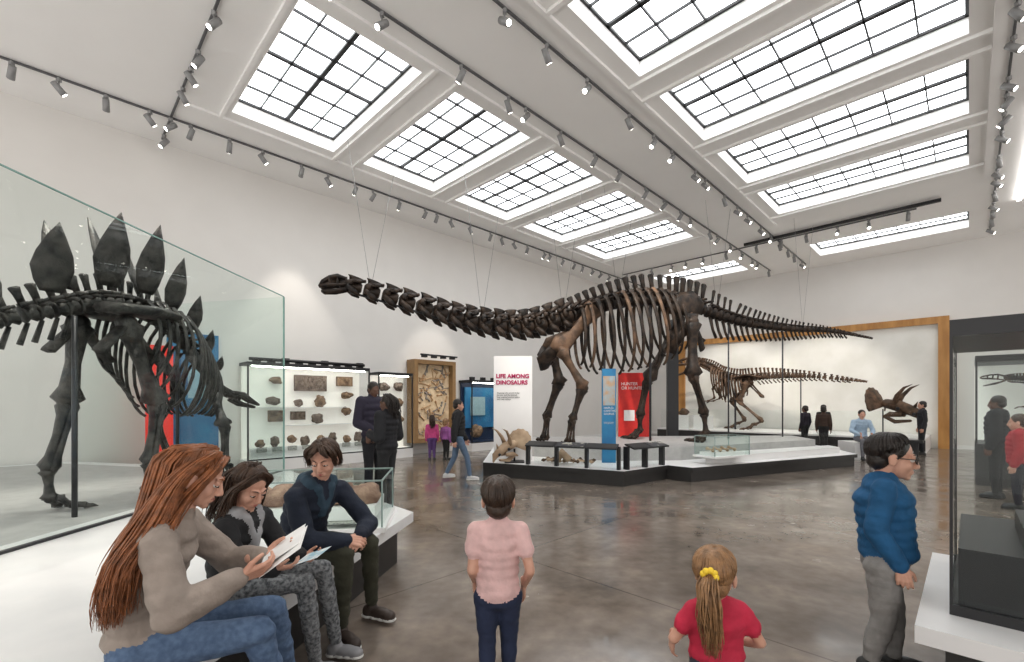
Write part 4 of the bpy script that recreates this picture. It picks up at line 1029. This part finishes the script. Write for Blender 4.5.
make_human('boy_in_blue_fleece',J,pal(SK,H_dk,cloth('blue_fleece',(.012,.095,.22)),cloth('grey_sweatpants',(.27,.26,.25)),mat('black_shoe',(.03,.03,.03),.5),sole_w,frames=M_black),hs=1.06,k=.86,face=R@V(.05,1,-.12),bulk=.018,hands=std_hands(R,.45),collar=True,glasses=True,belly=1.25,legk=1.15)

# --- mid/far people
def far(name,H,loc,ang,p,child=False,swing=0,armf=0,hs=1.0,face=None,edit=None,hair=True,vox=.013,**kw):
    J,R=stand(H,loc,ang,child,hs,swing,armf,edit=edit)
    make_human(name,J,p,hs=hs,k=H/1.72*(1.08 if child else 1),face=R@Vector(face or (0,1,-.1)),near=False,voxel=vox,hands=std_hands(R),hair=hair,**kw)
shk=mat('dark_shoe',(.03,.03,.03),.5)
def edarm(J): J['wrR']=V(.1,.25,1.08); J['wrL']=V(-.05,.25,1.08); 
far('standing_man',1.82,(-2.08,6.85,0),math.radians(-130),pal(SKD,H_dk,cloth('plum_jacket',(.03,.025,.045)),cloth('black_trousers',(.02,.02,.025)),shk),bulk=.03,edit=edarm,vox=.01,face=(0,1,-.3))
def hair_f(hb,hd,R,g):
    def H(x,y,z): return hd+R@V(x*g,y*g,z*g)
    guide_strands(hb,[[(H(0,-.03,.115),.03),(H(0,-.12,.02),.04),(H(0,-.12,-.1),.05),(H(0,-.12,-.25),.05)]],90,1,.008)
far('standing_woman',1.62,(-1.68,6.15,0),math.radians(70),pal(SKD,H_dk,cloth('black_coat',(.015,.015,.018)),cloth('black_trousers2',(.02,.02,.022)),shk),bulk=.035,edit=edarm,vox=.01,hairfn=hair_f)
far('walking_teenager',1.58,(-1.05,8.9,0),math.radians(-75),pal(SK,H_dk,cloth('black_top',(.02,.02,.022)),cloth('faded_jeans',(.12,.18,.27)),mat('white_shoe',(.6,.6,.6),.6),sole_w),swing=.22,bulk=.03,vox=.01)
far('child_in_pink',1.18,(-2.1,12.0,0),math.radians(10),pal(SK,H_br,cloth('hot_pink_top',(.6,.08,.25)),cloth('purple_leggings',(.12,.06,.2)),shk),child=True,hairfn=hair_f)
far('child_in_purple',1.1,(-1.75,12.1,0),math.radians(-30),pal(SK,H_bl,cloth('purple_top',(.35,.12,.35)),cloth('black_leggings',(.02,.02,.02)),shk),child=True)
far('man_in_dark_sweater',1.56,(11.85,13.2,0),math.radians(60),pal(SK,H_dk,cloth('charcoal_sweater',(.03,.03,.035)),cloth('dark_trousers',(.03,.03,.035)),shk))
far('visitor_in_black',1.45,(10.15,14.9,0),math.radians(-10),pal(SK,H_dk,cloth('black_hoodie',(.02,.02,.02)),cloth('black_pants',(.02,.02,.02)),shk))
far('visitor_in_black',1.42,(9.62,15.0,0),math.radians(20),pal(SKD,H_dk,cloth('black_hoodie2',(.025,.02,.03)),cloth('black_pants2',(.02,.02,.02)),shk))
far('visitor_in_brown',1.40,(9.75,14.3,0),math.radians(-40),pal(SKD,H_dk,cloth('brown_hoodie',(.06,.035,.025)),cloth('black_pants3',(.02,.02,.02)),shk))
def edsit(J):
    for s_,q in(('L',-1),('R',1)):
        J['hip'+s_]=V(q*.08,0,.55); J['kn'+s_]=V(q*.09,.42,.52); J['an'+s_]=V(q*.09,.42,.09); J['wr'+s_]=V(q*.12,.38,.66); J['el'+s_]=V(q*.24,.1,.76)
    J['pel']=V(0,0,.57); J['mid']=V(0,-.02,.8); J['neck']=V(0,.03,1.05); J['head']=V(0,.08,1.2)
    J['shL']=V(-.17,.02,1.0); J['shR']=V(.17,.02,1.0)
far('seated_visitor',1.65,(9.35,12.25,0),math.radians(160),pal(SK,H_dk,cloth('light_blue_shirt',(.4,.52,.65)),cloth('grey_pants',(.2,.2,.22)),shk),edit=edsit)
b=MB(); b.prism([(9.05,12.05),(9.8,11.95),(10.2,12.7),(9.2,12.9)],0,.45,0); b.build('white_curved_bench',[M_white])
far('visitor_in_dark_coat',1.62,(7.65,7.2,0),math.radians(30),pal(SKD,H_dk,cloth('dark_coat',(.015,.015,.017)),cloth('dark_pants4',(.015,.015,.015)),shk),bulk=.04,vox=.01)
far('visitor_in_red',1.35,(7.15,6.45,0),math.radians(40),pal(SK,H_br,cloth('red_jacket',(.4,.02,.03)),cloth('dark_pants5',(.02,.02,.03)),shk),child=True,vox=.01,bulk=.03)

# ------------------------------------------------------------ lights
def spot(loc,tgt,e,size=40,rad=.06,col=(1,.93,.84)):
    l=bpy.data.lights.new('track_spot_beam','SPOT'); l.energy=e; l.spot_size=math.radians(size); l.spot_blend=.6; l.shadow_soft_size=rad; l.color=col
    o=bpy.data.objects.new('track_spot_beam',l); scene.collection.objects.link(o); o.location=loc
    d=Vector(tgt)-Vector(loc); o.rotation_euler=d.to_track_quat('-Z','Y').to_euler()
spot(RW(6,4.35,6.4),(1.2,10.5,2.6),700,45); spot(RW(8,4.35,6.4),(4.2,11.2,3.0),750,45); spot(RW(3.6,5.55,6.4),(-1.2,9.8,3.2),280,40)
spot(RW(1.5,7.5,6.4),(-4.1,5.0,1.8),500,50); spot(RW(.5,5.55,6.4),(-4.2,4.0,1.6),340,50)
spot(RW(16.4,4.0,6.4),RW(19.4,4.0,2.2),600,60); spot(RW(16.4,7.0,6.4),RW(19.6,7.0,2.2),600,60)
spot(RW(4,10.35,6.4),RW(4,11.4,1.5),200,50); spot(RW(8.2,9.4,6.4),RW(8.0,11.4,1.5),260,40)
spot(RW(2.2,4.35,6.4),(-1.1,2.4,.8),260,50)
